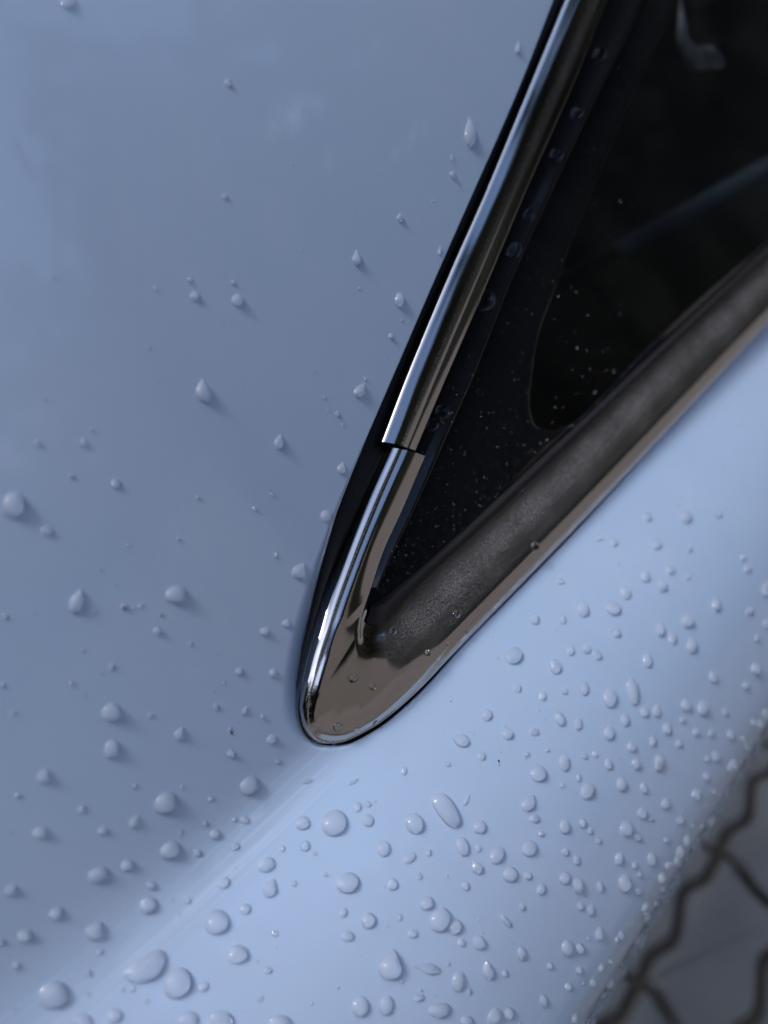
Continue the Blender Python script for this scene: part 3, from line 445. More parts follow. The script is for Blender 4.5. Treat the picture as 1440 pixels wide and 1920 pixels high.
class NT:
    def __init__(self, name):
        self.m = bpy.data.materials.new(name); self.m.use_nodes = True; self.t = self.m.node_tree
        self.p = self.t.nodes['Principled BSDF']; self.out = self.t.nodes['Material Output']
    def n(self, typ, **kw):
        x = self.t.nodes.new('ShaderNode' + typ)
        for k, v in kw.items():
            if k in x.inputs: x.inputs[k].default_value = v
            else: setattr(x, k, v)
        return x
    def l(self, a, b): self.t.links.new(a, b)
    def ramp(self, fac, stops):
        r = self.n('ValToRGB'); self.l(fac, r.inputs[0])
        while len(r.color_ramp.elements) < len(stops): r.color_ramp.elements.new(0.5)
        for e, (p, c) in zip(r.color_ramp.elements, stops):
            e.position = p; e.color = c if len(c) == 4 else (*c, 1)
        return r.outputs[0]
    def noise(self, vec, scale, detail=4, rough=0.55, dist=0.0):
        x = self.n('TexNoise', Scale=scale, Detail=detail, Roughness=rough, Distortion=dist)
        if vec is not None: self.l(vec, x.inputs['Vector'])
        return x.outputs['Fac']
    def maprange(self, v, a, b, c=0.0, d=1.0):
        x = self.n('MapRange'); self.l(v, x.inputs[0])
        for i, q in enumerate((a, b, c, d)): x.inputs[i + 1].default_value = q
        return x.outputs[0]
    def math(self, op, a, b=None):
        x = self.n('Math', operation=op)
        for i, q in enumerate((a, b)):
            if q is None: continue
            if hasattr(q, 'node'): self.l(q, x.inputs[i])
            else: x.inputs[i].default_value = q
        return x.outputs[0]
    def mixc(self, fac, a, b):
        x = self.n('Mix', data_type='RGBA')
        if hasattr(fac, 'node'): self.l(fac, x.inputs[0])
        else: x.inputs[0].default_value = fac
        for i, q in ((6, a), (7, b)):
            if hasattr(q, 'node'): self.l(q, x.inputs[i])
            else: x.inputs[i].default_value = (*q, 1) if len(q) == 3 else q
        return x.outputs[2]
    def bump(self, h, strength, dist=0.001):
        x = self.n('Bump', Strength=strength, Distance=dist); self.l(h, x.inputs['Height']); return x.outputs[0]
    def attr(self, name): return self.n('Attribute', attribute_name=name).outputs['Fac']
    def obj(self): return self.n('TexCoord').outputs['Object']
    def uv(self): return self.n('TexCoord').outputs['UV']
    def mapping(self, vec, scale=(1, 1, 1), rot=(0, 0, 0)):
        x = self.n('Mapping'); self.l(vec, x.inputs[0]); x.inputs['Scale'].default_value = scale; x.inputs['Rotation'].default_value = rot; return x.outputs[0]

# ------------------------------------------------------------------ materials
def m_paint():
    a = NT('car_paint'); p = a.p; v = a.obj()
    big = a.noise(v, 7.0, 3); mid = a.noise(v, 38.0, 4)
    c = a.mixc(a.maprange(big, .35, .65), (.30, .42, .585), (.32, .427, .595))
    c = a.mixc(a.maprange(mid, .3, .75, 0, .25), c, (.285, .395, .54))
    sm = a.math('MULTIPLY', a.attr('painted_gleam'), a.maprange(a.noise(v, 120.0, 5, .6), .30, .70))
    c = a.mixc(a.math('MULTIPLY', sm, .55), c, (.62, .76, .98))  # painted reflections lighten the base colour
    film = a.math('MULTIPLY', a.maprange(a.noise(a.mapping(v, (9, 9, 3)), 1.0, 6, .6, .8), .50, .72), a.maprange(a.noise(v, 300.0, 4, .6), .35, .7, .3, 1))
    c = a.mixc(a.math('MULTIPLY', film, .22), c, (.50, .58, .70))
    st = a.math('MULTIPLY', a.attr('streak'), a.maprange(a.noise(a.mapping(a.uv(), (7, 700, 1)), 1.0, 4, .6), .50, .72))  # pale crease streaks: stretched highlights and polishing marks put into the colour
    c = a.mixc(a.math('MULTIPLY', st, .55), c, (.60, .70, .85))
    # road film: fine light specks
    sp = a.maprange(a.noise(v, 900.0, 2, .5), .70, .78)
    c = a.mixc(a.math('MULTIPLY', sp, .35), c, (.5, .54, .6))
    a.l(c, p.inputs['Base Color'])
    p.inputs['Roughness'].default_value = .42; p.inputs['Specular IOR Level'].default_value = .35
    dl = a.attr('dull')      # coat and specular cut here so the rolled-in edge mirrors less
    a.l(a.maprange(dl, 0, 1, 1, 0), p.inputs['Coat Weight']); a.l(a.maprange(dl, 0, 1, .35, .03), p.inputs['Specular IOR Level']); p.inputs['Coat IOR'].default_value = 1.65
    cr_ = a.maprange(a.noise(v, 60.0, 4), .3, .7, .015, .05); a.l(a.math('ADD', cr_, a.math('ADD', a.math('MULTIPLY', sm, .4), a.math('MULTIPLY', film, .15))), p.inputs['Coat Roughness'])
    a.l(a.bump(a.noise(v, 420.0, 2, .5), .025, .0006), p.inputs['Coat Normal'])
    return a.m
def m_chrome(name='chrome'):
    a = NT(name); p = a.p; uv = a.uv(); v = a.obj()
    p.inputs['Metallic'].default_value = 1.0
    dust = a.attr('dust')
    fine = a.noise(v, 2400.0, 3, .6); blot = a.noise(v, 45.0, 3, .5)
    dm = a.math('MULTIPLY', dust, a.math('MULTIPLY', a.maprange(fine, .44, .62, .15, 1), a.math('MULTIPLY', a.maprange(blot, .3, .7, .5, 1), a.maprange(a.noise(a.mapping(uv, (12, 500, 1)), 1.0, 3, .5), .35, .65, .80, 1))))
    c = a.mixc(dm, (.54, .535, .53), (.36, .39, .45))
    a.l(c, p.inputs['Base Color'])
    a.l(a.math('SUBTRACT', 1.0, a.math('MULTIPLY', dm, .75)), p.inputs['Metallic'])
    rub = a.math('MULTIPLY', a.attr('scuff'), a.maprange(a.noise(v, 1500.0, 4, .7, .6), .48, .60))
    r = a.math('ADD', .10, a.math('ADD', a.math('MULTIPLY', dm, .5), a.math('MULTIPLY', rub, .30)))
    a.l(r, p.inputs['Roughness'])
    scr = a.noise(a.mapping(uv, (25, 1500, 1)), 1.0, 3, .6)
    h = a.math('ADD', a.math('MULTIPLY', scr, .3), a.math('MULTIPLY', rub, 1.0))
    a.l(a.bump(h, .06, .0002), p.inputs['Normal'])
    return a.m
def m_simple(name, col, rough, spec=.5, coat=0, bumpscale=0, bumpstr=.1, var=.15):
    a = NT(name); p = a.p; v = a.obj()
    n = a.noise(v, 60.0, 5)
    a.l(a.mixc(a.maprange(n, .3, .7), tuple(c * (1 - var) for c in col), tuple(c * (1 + var) for c in col)), p.inputs['Base Color'])
    p.inputs['Roughness'].default_value = rough; p.inputs['Specular IOR Level'].default_value = spec
    p.inputs['Coat Weight'].default_value = coat; p.inputs['Coat Roughness'].default_value = .03
    if bumpscale: a.l(a.bump(a.noise(v, bumpscale, 4, .6), bumpstr, .0005), p.inputs['Normal'])
    return a.m
def m_glossblack():
    a = NT('black_frit'); p = a.p; v = a.obj()
    p.inputs['Base Color'].default_value = (.006, .007, .009, 1)
    a.l(a.maprange(a.noise(v, 260.0, 5, .6), .45, .75, .05, .30), p.inputs['Roughness'])
    return a.m
def m_glass():
    a = NT('tinted_glass'); p = a.p
    p.inputs['Base Color'].default_value = (.30, .33, .34, 1); p.inputs['Transmission Weight'].default_value = 1.0
    p.inputs['Roughness'].default_value = .015; p.inputs['IOR'].default_value = 1.5
    return a.m
def m_water(milk, name):
    a = NT(name); p = a.p
    p.inputs['Base Color'].default_value = (.98, .99, 1, 1); p.inputs['Transmission Weight'].default_value = 1.0
    p.inputs['Roughness'].default_value = 0.0; p.inputs['IOR'].default_value = 1.333
    d = a.n('BsdfTranslucent'); d.inputs[0].default_value = (.80, .88, 1.0, 1); d2 = a.n('BsdfDiffuse'); d2.inputs[0].default_value = (.80, .88, 1.0, 1)
    s = a.n('AddShader'); mx = a.n('MixShader', Fac=milk); m2 = a.n('MixShader', Fac=.5)
    a.l(d.outputs[0], m2.inputs[1]); a.l(d2.outputs[0], m2.inputs[2]); a.l(p.outputs[0], mx.inputs[1]); a.l(m2.outputs[0], mx.inputs[2]); a.l(mx.outputs[0], a.out.inputs[0])
    a.t.nodes.remove(s)
    return a.m
def m_paver():
    a = NT('paving_concrete'); p = a.p; v = a.n('NewGeometry').outputs['Position']
    big = a.noise(v, 9.0, 5, .6); fine = a.noise(v, 260.0, 5, .7); rnd = a.n('ObjectInfo').outputs['Random']
    c = a.mixc(a.maprange(big, .3, .7), (.128, .145, .145), (.178, .20, .20))
    c = a.mixc(a.maprange(fine, .35, .7, 0, .6), c, (.09, .093, .092))
    c = a.mixc(a.maprange(rnd, 0, 1, 0, .35), c, (.15, .16, .16))
    a.l(c, p.inputs['Base Color']); p.inputs['Roughness'].default_value = .72
    a.l(a.bump(fine, .5, .001), p.inputs['Normal'])
    return a.m
def m_ground():
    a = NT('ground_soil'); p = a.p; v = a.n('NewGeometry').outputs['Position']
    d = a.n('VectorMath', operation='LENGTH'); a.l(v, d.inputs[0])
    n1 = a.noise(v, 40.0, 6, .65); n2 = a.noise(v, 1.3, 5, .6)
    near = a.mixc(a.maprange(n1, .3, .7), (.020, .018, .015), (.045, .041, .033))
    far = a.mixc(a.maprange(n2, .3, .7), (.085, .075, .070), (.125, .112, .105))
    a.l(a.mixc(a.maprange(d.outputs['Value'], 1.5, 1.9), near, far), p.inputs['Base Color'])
    p.inputs['Roughness'].default_value = .85; a.l(a.bump(n1, .6, .004), p.inputs['Normal'])
    return a.m
def m_leaf():
    a = NT('foliage'); p = a.p; v = a.n('NewGeometry').outputs['Position']
    a.l(a.mixc(a.maprange(a.noise(v, 2.0, 4), .3, .7), (.006, .008, .006), (.020, .024, .017)), p.inputs['Base Color'])
    p.inputs['Roughness'].default_value = .8; p.inputs['Specular IOR Level'].default_value = .15
    return a.m
PAINT, CHROME, GLASS, WATER = m_paint(), m_chrome(), m_glass(), m_water(.23, 'rain_water')
GRIME = m_water(.10, 'dusty_water')
CLEAR = m_water(0.0, 'clear_water')
RUBBER = m_simple('black_rubber', (.008, .008, .010), .62, .25, bumpscale=900.0, bumpstr=.3)
MOULD = m_simple('moulding_black', (.007, .008, .011), .10, .5, bumpscale=500.0, bumpstr=.03)
FRIT = m_glossblack()
LINING = m_simple('cabin_cloth', (.012, .012, .014), .9, .1)
SHELF = m_simple('shelf_plastic', (.008, .009, .011), .6, .3)
EDGE = m_simple('edge_plastic', (.050, .066, .090), .5, .3)
PALE = m_simple('pale_glint', (.85, .90, .97), .4, .5, var=.75, bumpscale=120.0, bumpstr=.8)  # for the added sky glint behind the glass
ADDED_WALL = m_simple('added_wall_taupe', (.17, .158, .152), .85, .2, bumpscale=30.0)
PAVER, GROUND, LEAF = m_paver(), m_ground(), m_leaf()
GRIT = m_simple('grit', (.05, .028, .015), .8, .2)

# ------------------------------------------------------------------ setting: ground, paving stones, added far trees
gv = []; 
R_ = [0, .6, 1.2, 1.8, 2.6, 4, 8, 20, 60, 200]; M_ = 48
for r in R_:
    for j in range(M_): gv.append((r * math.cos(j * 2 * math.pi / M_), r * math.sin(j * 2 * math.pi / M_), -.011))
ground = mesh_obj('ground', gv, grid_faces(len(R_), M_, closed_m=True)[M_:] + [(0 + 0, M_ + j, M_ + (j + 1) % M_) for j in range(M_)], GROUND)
tag(ground, kind='structure')
side = np.array(PAVE_SIDE); cross = np.array(PAVE_CROSS)
va = side[-1] - side[0]; vb = (cross[-1] - cross[0]) * 1.12
sa = side - side[0]; sb = (cross - cross[0]) * 1.12
poly = np.vstack([sa[:-1], va + sb[:-1], (vb + sa)[::-1][:-1], sb[::-1][:-1]])
for _ in range(2):
    nx = np.roll(poly, -1, axis=0); poly = np.stack([.82 * poly + .18 * nx, .18 * poly + .82 * nx], 1).reshape(-1, 2)
def inset(P, d):
    n = len(P); out = []
    ar = 0.5 * sum(P[i][0] * P[(i + 1) % n][1] - P[(i + 1) % n][0] * P[i][1] for i in range(n)); sg = 1 if ar > 0 else -1
    for i in range(n):
        e0 = P[i] - P[i - 1]; e1 = P[(i + 1) % n] - P[i]
        n0 = np.array([-e0[1], e0[0]]) / np.linalg.norm(e0) * sg; n1 = np.array([-e1[1], e1[0]]) / np.linalg.norm(e1) * sg
        m = n0 + n1; out.append(P[i] + m * d / max(m @ m / 2, .35))
    return np.array(out), sg
cen = poly.mean(0); n_ = len(poly)
rings = [(.0055, -.05), (.0057, -.009), (.0068, -.0035), (.0105, 0.0)]
pv = []
for d, z in rings:
    q, sg = inset(poly, d)
    pv += [(x - cen[0], y - cen[1], z) for x, y in q]
pf = []
for k in range(len(rings) - 1):
    for j in range(n_):
        q = (k * n_ + j, k * n_ + (j + 1) % n_, (k + 1) * n_ + (j + 1) % n_, (k + 1) * n_ + j)
        pf.append(q if sg > 0 else q[::-1])
top = [3 * n_ + j for j in range(n_)]; pf.append(tuple(top if sg > 0 else top[::-1]))
st0 = None
for i in range(-6, 8):
    for j in range(-7, 11):
        c = side[0] + va * i + vb * j + cen
        if st0 is None: st0 = mesh_obj('paving_stone', pv, pf, PAVER, ground, smooth=False); o = st0
        else: o = st0.copy(); link(o, ground)
        o.location = (c[0], c[1], random.uniform(-.0025, .0015)); o.rotation_euler = (random.uniform(-.008, .008), random.uniform(-.008, .008), random.uniform(-.008, .008))
# tree ring added out of view so chrome and glass mirror something dark
tv, tf = [], []
ang = np.linspace(0, 2 * math.pi, 181)[:-1]
prof = 18.5 + 2.3 * np.sin(ang * 5 + 1) + 1.7 * np.sin(ang * 11 + 2) + 1.0 * np.sin(ang * 23)
for k, hz in enumerate((0, .3, .6, .85, 1.0)):
    for a_, p_ in zip(ang, prof):
        r = 20 + 1.2 * math.sin(a_ * 17 + k) + rng.normal() * .4 + (k == 4) * 1.2
        tv.append((r * math.cos(a_), r * math.sin(a_), p_ * hz - .02))
tf += grid_faces(5, 180, closed_m=True)
for _ in range(12000):
    a_ = rng.uniform(0, 2 * math.pi); p_ = np.interp(a_, ang, prof)
    z = p_ * min(1.12, rng.uniform(.15, 1.05) ** .7 * 1.08); r = 20 + rng.normal() * .9 - .6
    c = np.array([r * math.cos(a_), r * math.sin(a_), z]); u = rng.normal(size=3); u /= np.linalg.norm(u); w_ = np.cross(u, rng.normal(size=3)); w_ /= np.linalg.norm(w_)
    s_ = rng.uniform(.25, .75); b0 = len(tv)
    tv += [tuple(c + u * s_), tuple(c + w_ * s_ * .6), tuple(c - u * s_), tuple(c - w_ * s_ * .6)]; tf.append((b0, b0 + 1, b0 + 2, b0 + 3))
tag(mesh_obj('added_treeline', tv, tf, LEAF, smooth=False), 'added ring of dark trees out of view, mirrored in the chrome and glass', 'wood', kind='stuff')

def box(x0, x1, y0, y1, z0, z1, b=0):
    return [(x0, y0, z0), (x1, y0, z0), (x1, y1, z0), (x0, y1, z0), (x0, y0, z1), (x1, y0, z1), (x1, y1, z1), (x0, y1, z1)], [(b, b+3, b+2, b+1), (b+4, b+5, b+6, b+7), (b, b+1, b+5, b+4), (b+1, b+2, b+6, b+5), (b+2, b+3, b+7, b+6), (b+3, b, b+4, b+7)]
gw = bpy.data.objects.new('added_wall', None); link(gw); gw.location = (6.2, -1, 0); gw.rotation_euler = (0, 0, math.radians(-8))  # unseen wall added so the chrome tip mirrors taupe
tag(gw, 'added tall taupe wall out of view, mirrored in the chrome tip', 'wall')
v_, f_ = box(0, .24, -9, -.4, -.05, 3.0); mesh_obj('added_wall_body', v_, f_, ADDED_WALL, gw, smooth=False)
v_, f_ = box(-.05, .29, -9.05, -.35, 3.003, 3.09); mesh_obj('added_wall_coping', v_, f_, PAVER, gw, smooth=False)

# ------------------------------------------------------------------ the car
car = bpy.data.objects.new('car', None); link(car); car.empty_display_size = .1
tag(car, 'pale blue-grey car wet with rain, chrome-trimmed rear side window coming to a point', 'car')
mm = lambda P: np.asarray(P, float) / 1000.0
NP1 = N(np.array(.1), np.array(.06))

# body panel: skin running outwards from the edge of the window opening
crest, tc = cr(mm(CREST), 14); cin, _ = cr(mm(CREST_IN), 14)
tg = np.gradient(crest, axis=0); tg /= np.linalg.norm(tg, axis=1, keepdims=True)
dr = np.stack([tg[:, 1], -tg[:, 0]], 1); 
if (dr[20] @ np.array([-.5, .87])) < 0: dr = -dr
ker = np.hanning(31); ker /= ker.sum()
drs = np.stack([np.convolve(np.pad(dr[:, k], 15, mode='edge'), ker, 'valid') for k in (0, 1)], 1); drs /= np.linalg.norm(drs, axis=1, keepdims=True)
nt_ = len(crest)
# lip radius (mm) and how deep the edge turns in, along the opening
kt = [0, 7, 8.5, 10, 11, 12, 13, 14, 15, 16.5, 18, 22, 27]
lipR = np.interp(tc, kt, [.7, .7, 2.5, 9.0, 15.0, 17.0, 16.0, 12.0, 6.0, 1.5, .8, .8, .8]) / 1000
lipD = np.interp(tc, kt, [9, 9, 8.0, 6.6, 5.4, 4.6, 3.8, 2.8, 2.0, 1.5, 1.4, 1.4, 1.4]) / 1000
rows = []
rho = (np.linspace(0, 1, 84)[1:]) ** 2.3
for r in rho[::-1]:
    rm = np.interp(tc, [0, 9, 13, 17, 27], [.40, .42, .5, .72, .78])
    q = crest + drs * (r * rm)[:, None]
    rows.append((q, np.zeros(nt_)))
ind = cin - crest; gap = np.linalg.norm(ind, axis=1); ind = ind / gap[:, None]
phm = np.minimum(math.radians(88), np.arccos(1 - np.minimum(lipD / lipR, 1)))
for fr in np.linspace(0, 1, 14):
    ph = phm * fr
    rows.append((crest + ind * np.minimum(lipR * np.sin(ph), gap * 1.25)[:, None], -lipR * (1 - np.cos(ph))))
for dd in (.4, .7, 1.0):
    x = np.minimum(lipR * np.sin(phm), gap * 1.25); x = np.maximum(x, x + (gap * 1.3 - x) * dd * (lipD < lipR))
    rows.append((crest + ind * x[:, None], -lerp(lipR * (1 - np.cos(phm)), np.maximum(lipD, lipR * (1 - np.cos(phm))), dd)))
V = []; UV = []; SM = []
SMR = np.array(PAINTED_GLEAMS)
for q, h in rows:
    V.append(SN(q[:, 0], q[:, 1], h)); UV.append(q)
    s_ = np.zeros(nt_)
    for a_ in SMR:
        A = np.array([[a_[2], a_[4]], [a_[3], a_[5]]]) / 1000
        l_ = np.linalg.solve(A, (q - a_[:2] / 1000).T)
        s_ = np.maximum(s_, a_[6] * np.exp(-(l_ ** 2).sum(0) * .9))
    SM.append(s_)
panel = mesh_obj('quarter_panel', np.vstack(V), grid_faces(len(rows), nt_, flip=False), PAINT, car, uv=np.vstack(UV), attrs={'painted_gleam': np.hstack(SM), 'dull': np.hstack([(np.full(nt_, .25 if k == len(rho) else 1.0) if k >= len(rho) else np.zeros(nt_)) * (.45 + .55 * sstep(6.0, 9.5, tc)) for k in range(len(rows))]), 'streak': np.hstack([np.exp(-((q[:, 1] + .003) / .0085) ** 2) * sstep(.012, -.012, q[:, 0]) for q, h in rows])})
# make sure the skin faces outwards
if panel.data.polygons[nt_ * 40 + 60].normal.dot(Vector(N(np.array(0.), np.array(.05)))) < 0: panel.data.flip_normals()

# rubber channel under the edge
sa_, ts_ = cr(mm(CREST)[:17], 10); sb_, _ = cr(mm(CREST_IN)[:17], 10)
V = []
sD = np.interp(ts_, tc, lipD); sk = sstep(8.0, 10.5, ts_)
for f_, h, dh, kd in ((.02, -.0085, -.006, 1), (.10, -.0062, -.005, 1), (.38, -.0050, -.002, 1), (.52, -.0046, 0, .85), (.62, -.0044, 0, .5), (.70, -.0042, 0, .28), (.78, -.0042, 0, .24), (1.1, -.0042, 0, .5)):
    q = lerp(sa_, sb_, f_); V.append(SN(q[:, 0], q[:, 1], lerp(h + 0 * sD, dh - sD * kd, sk)))
mesh_obj('weather_seal', np.vstack(V), grid_faces(8, len(sa_)), RUBBER, car)

def trim(name, pout, pin, prof_fn, n, dust_fn, scuff_fn, lean=None):
    a, ta = cr(mm(pout), n); b, _ = cr(mm(pin), n)
    A = SN(a[:, 0], a[:, 1], 0 * ta); B = SN(b[:, 0], b[:, 1], 0 * ta - .001)
    V, UV, DU, SC = [], [], [], []
    L = np.cumsum(np.r_[0, np.linalg.norm(np.diff(A, axis=0), axis=1)])
    for i, t in enumerate(ta):
        W = np.linalg.norm(B[i] - A[i])
        c, _ = cr(prof_fn(t) * [W * 1000, 1], 5); c = c / [W * 1000, 1]
        if lean: c[:, 1] += lean(t, c[:, 0], a[i], b[i])
        V.append(A[i] + (B[i] - A[i]) * c[:, :1] + NP1 * c[:, 1:] / 1000); UV.append(np.stack([L[i] + 0 * c[:, 0], c[:, 0] * W], 1))
        DU.append(dust_fn(t, c[:, 0])); SC.append(scuff_fn(t, c[:, 0]))
    m = len(c); f = grid_faces(len(ta), m)
    if lean:
        G = [x[-9:] for x, q in zip(V, ta) if q > 6.0]
        mesh_obj('added_edge_cover', np.vstack(G) + NP1 * .0004 + (np.vstack([np.tile((B[i] - A[i]) / np.linalg.norm(B[i] - A[i]) * .0004, (9, 1)) for i, q in enumerate(ta) if q > 6.0])), grid_faces(len(G), 9), RUBBER, car)  # black cover added over the inner chrome edge to hide its sky reflection
    Vv = np.vstack(V)
    # close the two ends
    f = f + [tuple(range(m)), tuple((len(ta) - 1) * m + k for k in range(m))[::-1]]
    o = mesh_obj(name, Vv, f, CHROME, car, angle=38, uv=np.vstack(UV), attrs={'dust': np.hstack(DU), 'scuff': np.hstack(SC)})
    if o.data.polygons[len(ta) // 2 * (m - 1) + m // 2].normal.dot(Vector(NP1)) < 0: o.data.flip_normals()
    return o
def LEAN(t, v, a, b):
    """extra height (mm): the tip is a flat face parallel to the glass, the lower limb leans outwards"""
    k = float(sstep(9.8, 13.0, np.array(t))); q = a + (b - a) * np.clip(v, 0, 1)[:, None]
    w2 = max(a[1], .02); base = float((S(np.array(a[0]), np.array(a[1])) - S(np.array(a[0]), np.array(w2))) @ N(np.array(a[0]), np.array(w2))) * 1000
    flat = -(base * (1 - v) - 1.0 * v) + (np.interp(q[:, 0] * 1000, [-2, 3, 8, 20, 39], [.2, .5, 1.9, 3.5, 4.1]) * (1 - sstep(.002, .030, q[:, 1])) + .13 * (np.clip(q[:, 1] * 1000, -10, 32) + 8)) * sstep(0, .03, v)
    return (1 - k) * flat + k * .06 * v * (b[1] - a[1]) * 1000
PU = np.array([(0, -4), (0, .6), (.03, 1.1), (.13, 1.9), (.26, 2.8), (.38, 3.1), (.48, 3.08), (.60, 2.92), (.67, 2.7), (.71, 2.74), (.90, 2.45), (.97, 2.15), (.993, 1.4), (1.0, -1.5)])
PL = np.array([(0, -4.00), (0, -0.90), (0.03, -3.70), (0.17, -2.55), (0.22, -2.60), (0.26, -2.45), (0.37, -1.75), (0.45, -1.60), (0.64, -1.80), (0.86, -2.40), (0.93, -2.60), (0.97, -3.00), (0.992, -3.80), (1, -6.00)])
PT = np.array([(0, -2.00), (0, 0.40), (0.008, -1.00), (0.035, -0.15), (0.045, -0.20), (0.055, 0.00), (0.085, 0.60), (0.3, 0.80), (0.55, 0.80), (0.67, 0.60), (0.71, 0.10), (0.78, -1.60), (0.985, -4.30), (1, -8.00)])
PB = np.array([(0, -2), (0, .6), (.02, 1.1), (.05, 1.5), (.10, 2.0), (.16, 2.4), (.22, 2.75), (.28, 2.95), (.32, 2.7), (.46, 1.3), (.66, -.3), (.84, -1.5), (.985, -2.2), (1.0, -6.0)])
def prof_corner(t):
    a = float(sstep(1.5, 6.5, np.array(t))); b = float(sstep(8.5, 13.0, np.array(t)))
    return lerp(lerp(PL, PT, a), PB, b)
bell = lambda x, c, w: np.exp(-((x - c) / w) ** 2)
strip = trim('chrome_strip', STRIP_OUT, STRIP_IN, lambda t: PU, 16, lambda t, v: .35 * bell(v, .6, .12), lambda t, v: .55 * bell(v, .44, .08) + .25 * bell(v, .66, .06))
corner = trim('chrome_corner_trim', CORNER_OUT, CORNER_IN, prof_corner, 14,
    lambda t, v: float(sstep(8.5, 12, np.array(t))) * (.75 * bell(v, .64, .20) + .15 * bell(v, .36, .06)), lambda t, v: (1 - float(sstep(7, 9, np.array(t)))) * 1.0 * bell(v, lerp(.20, .045, float(sstep(1.5, 6.5, np.array(t)))), .035), lean=LEAN)
strip['label'] = 'upper chrome strip with a bright sky streak, ending at the crack'
corner['label'] = 'brown-grey mirrored corner trim, dusty along its lower limb'

# window: pane, painted border, rubber moulding
fo, tf_ = cr(mm(FRIT_OUT), 12); fi, _ = cr(mm(FRIT_IN), 12)
half = 11 * 12
# pane spans the whole opening: ruled between the two limbs of the opening
la, lb = fo[:half + 1][::-1], fo[half:]
k_ = 90; ia = np.linspace(0, len(la) - 1, k_); ib = np.linspace(0, len(lb) - 1, k_)
LA = np.stack([np.interp(ia, np.arange(len(la)), la[:, d]) for d in (0, 1)], 1); LB = np.stack([np.interp(ib, np.arange(len(lb)), lb[:, d]) for d in (0, 1)], 1)
V = []
for f_ in np.linspace(0, 1, 30):
    q = lerp(LA, LB, f_); V.append(SN(q[:, 0], q[:, 1], np.full(k_, -.0032)))
V2 = []
for f_ in np.linspace(0, 1, 30):
    q = lerp(LA, LB, f_); V2.append(SN(q[:, 0], q[:, 1], np.full(k_, -.0067)))
F1 = grid_faces(30, k_)
window = mesh_obj('window_pane', np.vstack(V + V2), F1 + [tuple(x + 30 * k_ for x in f[::-1]) for f in F1], GLASS, car)
if window.data.polygons[500].normal.dot(Vector(NP1)) < 0: window.data.flip_normals()
V = []
for f_, h in ((0, -.0026), (.9, -.0026), (.982, -.0022), (.992, -.0024), (1.0, -.0030), (1.0, -.0034)):
    q = lerp(fo, fi, f_); V.append(SN(q[:, 0], q[:, 1], np.full(len(fo), h)))
frit = mesh_obj('painted_border', np.vstack(V), grid_faces(6, len(fo)), FRIT, window, angle=50)
so, ts2 = cr(mm(STEP_OUT), 12); si, _ = cr(mm(STEP), 12)
V = []
for f_, h in ((0, -.0034), (.06, -.0025), (.35, -.0022), (.60, -.0016), (.80, -.0004), (.91, -.0001), (.97, -.0006), (1.0, -.0028)):
    q = lerp(so, si, f_); V.append(SN(q[:, 0], q[:, 1], np.full(len(so), h)))
mould = mesh_obj('window_moulding', np.vstack(V), grid_faces(8, len(so)), MOULD, window)
for o_ in (frit, mould):
    if o_.data.polygons[len(o_.data.polygons) // 3].normal.dot(Vector(NP1)) < 0: o_.data.flip_normals()
# dark cabin behind the glass, with a ledge
ss_, ww_ = np.meshgrid(np.linspace(-.35, 1.6, 12), np.linspace(-.12, .85, 12))
mesh_obj('cabin_lining', SN(ss_.ravel(), ww_.ravel(), np.full(ss_.size, -.16)), grid_faces(12, 12), LINING, car)
V = []
for w_, h in ((.028, -.04), (.074, -.070), (.078, -.073), (.078, -.08)):
    q = np.linspace(.1, .9, 30); V.append(SN(q, w_ + 0 * q, h + 0 * q))
ledge = mesh_obj('window_ledge', np.vstack(V), grid_faces(4, 30), SHELF, car)
V = []
for w_, h in ((.0690, -.0660), (.0740, -.0675), (.0790, -.0695), (.0790, -.072)):
    q = np.linspace(.34, .9, 30); V.append(SN(q, w_ + 0 * q, h + 0 * q))
mesh_obj('edge_strip', np.vstack(V), grid_faces(4, 30), EDGE, ledge)
# pale shape added behind the glass in place of a sky reflection
bp, tb = cr(mm(GLINT_PATH), 8); V = []
rad = np.interp(tb, [0, 1, 2, 3, 4, 5], [.001, .0035, .0055, .0065, .0065, .0035])
Xc = SN(bp[:, 0], bp[:, 1], np.full(len(bp), -.022)); tn = np.gradient(Xc, axis=0); tn /= np.linalg.norm(tn, axis=1, keepdims=True)
s1 = np.cross(tn, NP1); s1 /= np.linalg.norm(s1, axis=1, keepdims=True)
for a_ in np.linspace(0, 2 * math.pi, 12, endpoint=False): V.append(Xc + s1 * (rad * math.cos(a_))[:, None] + NP1 * (rad * .55 * math.sin(a_))[:, None])
V = np.array(V).transpose(1, 0, 2).reshape(-1, 3)
mesh_obj('added_glint', V, grid_faces(len(bp), 12, closed_m=True), PALE, car)

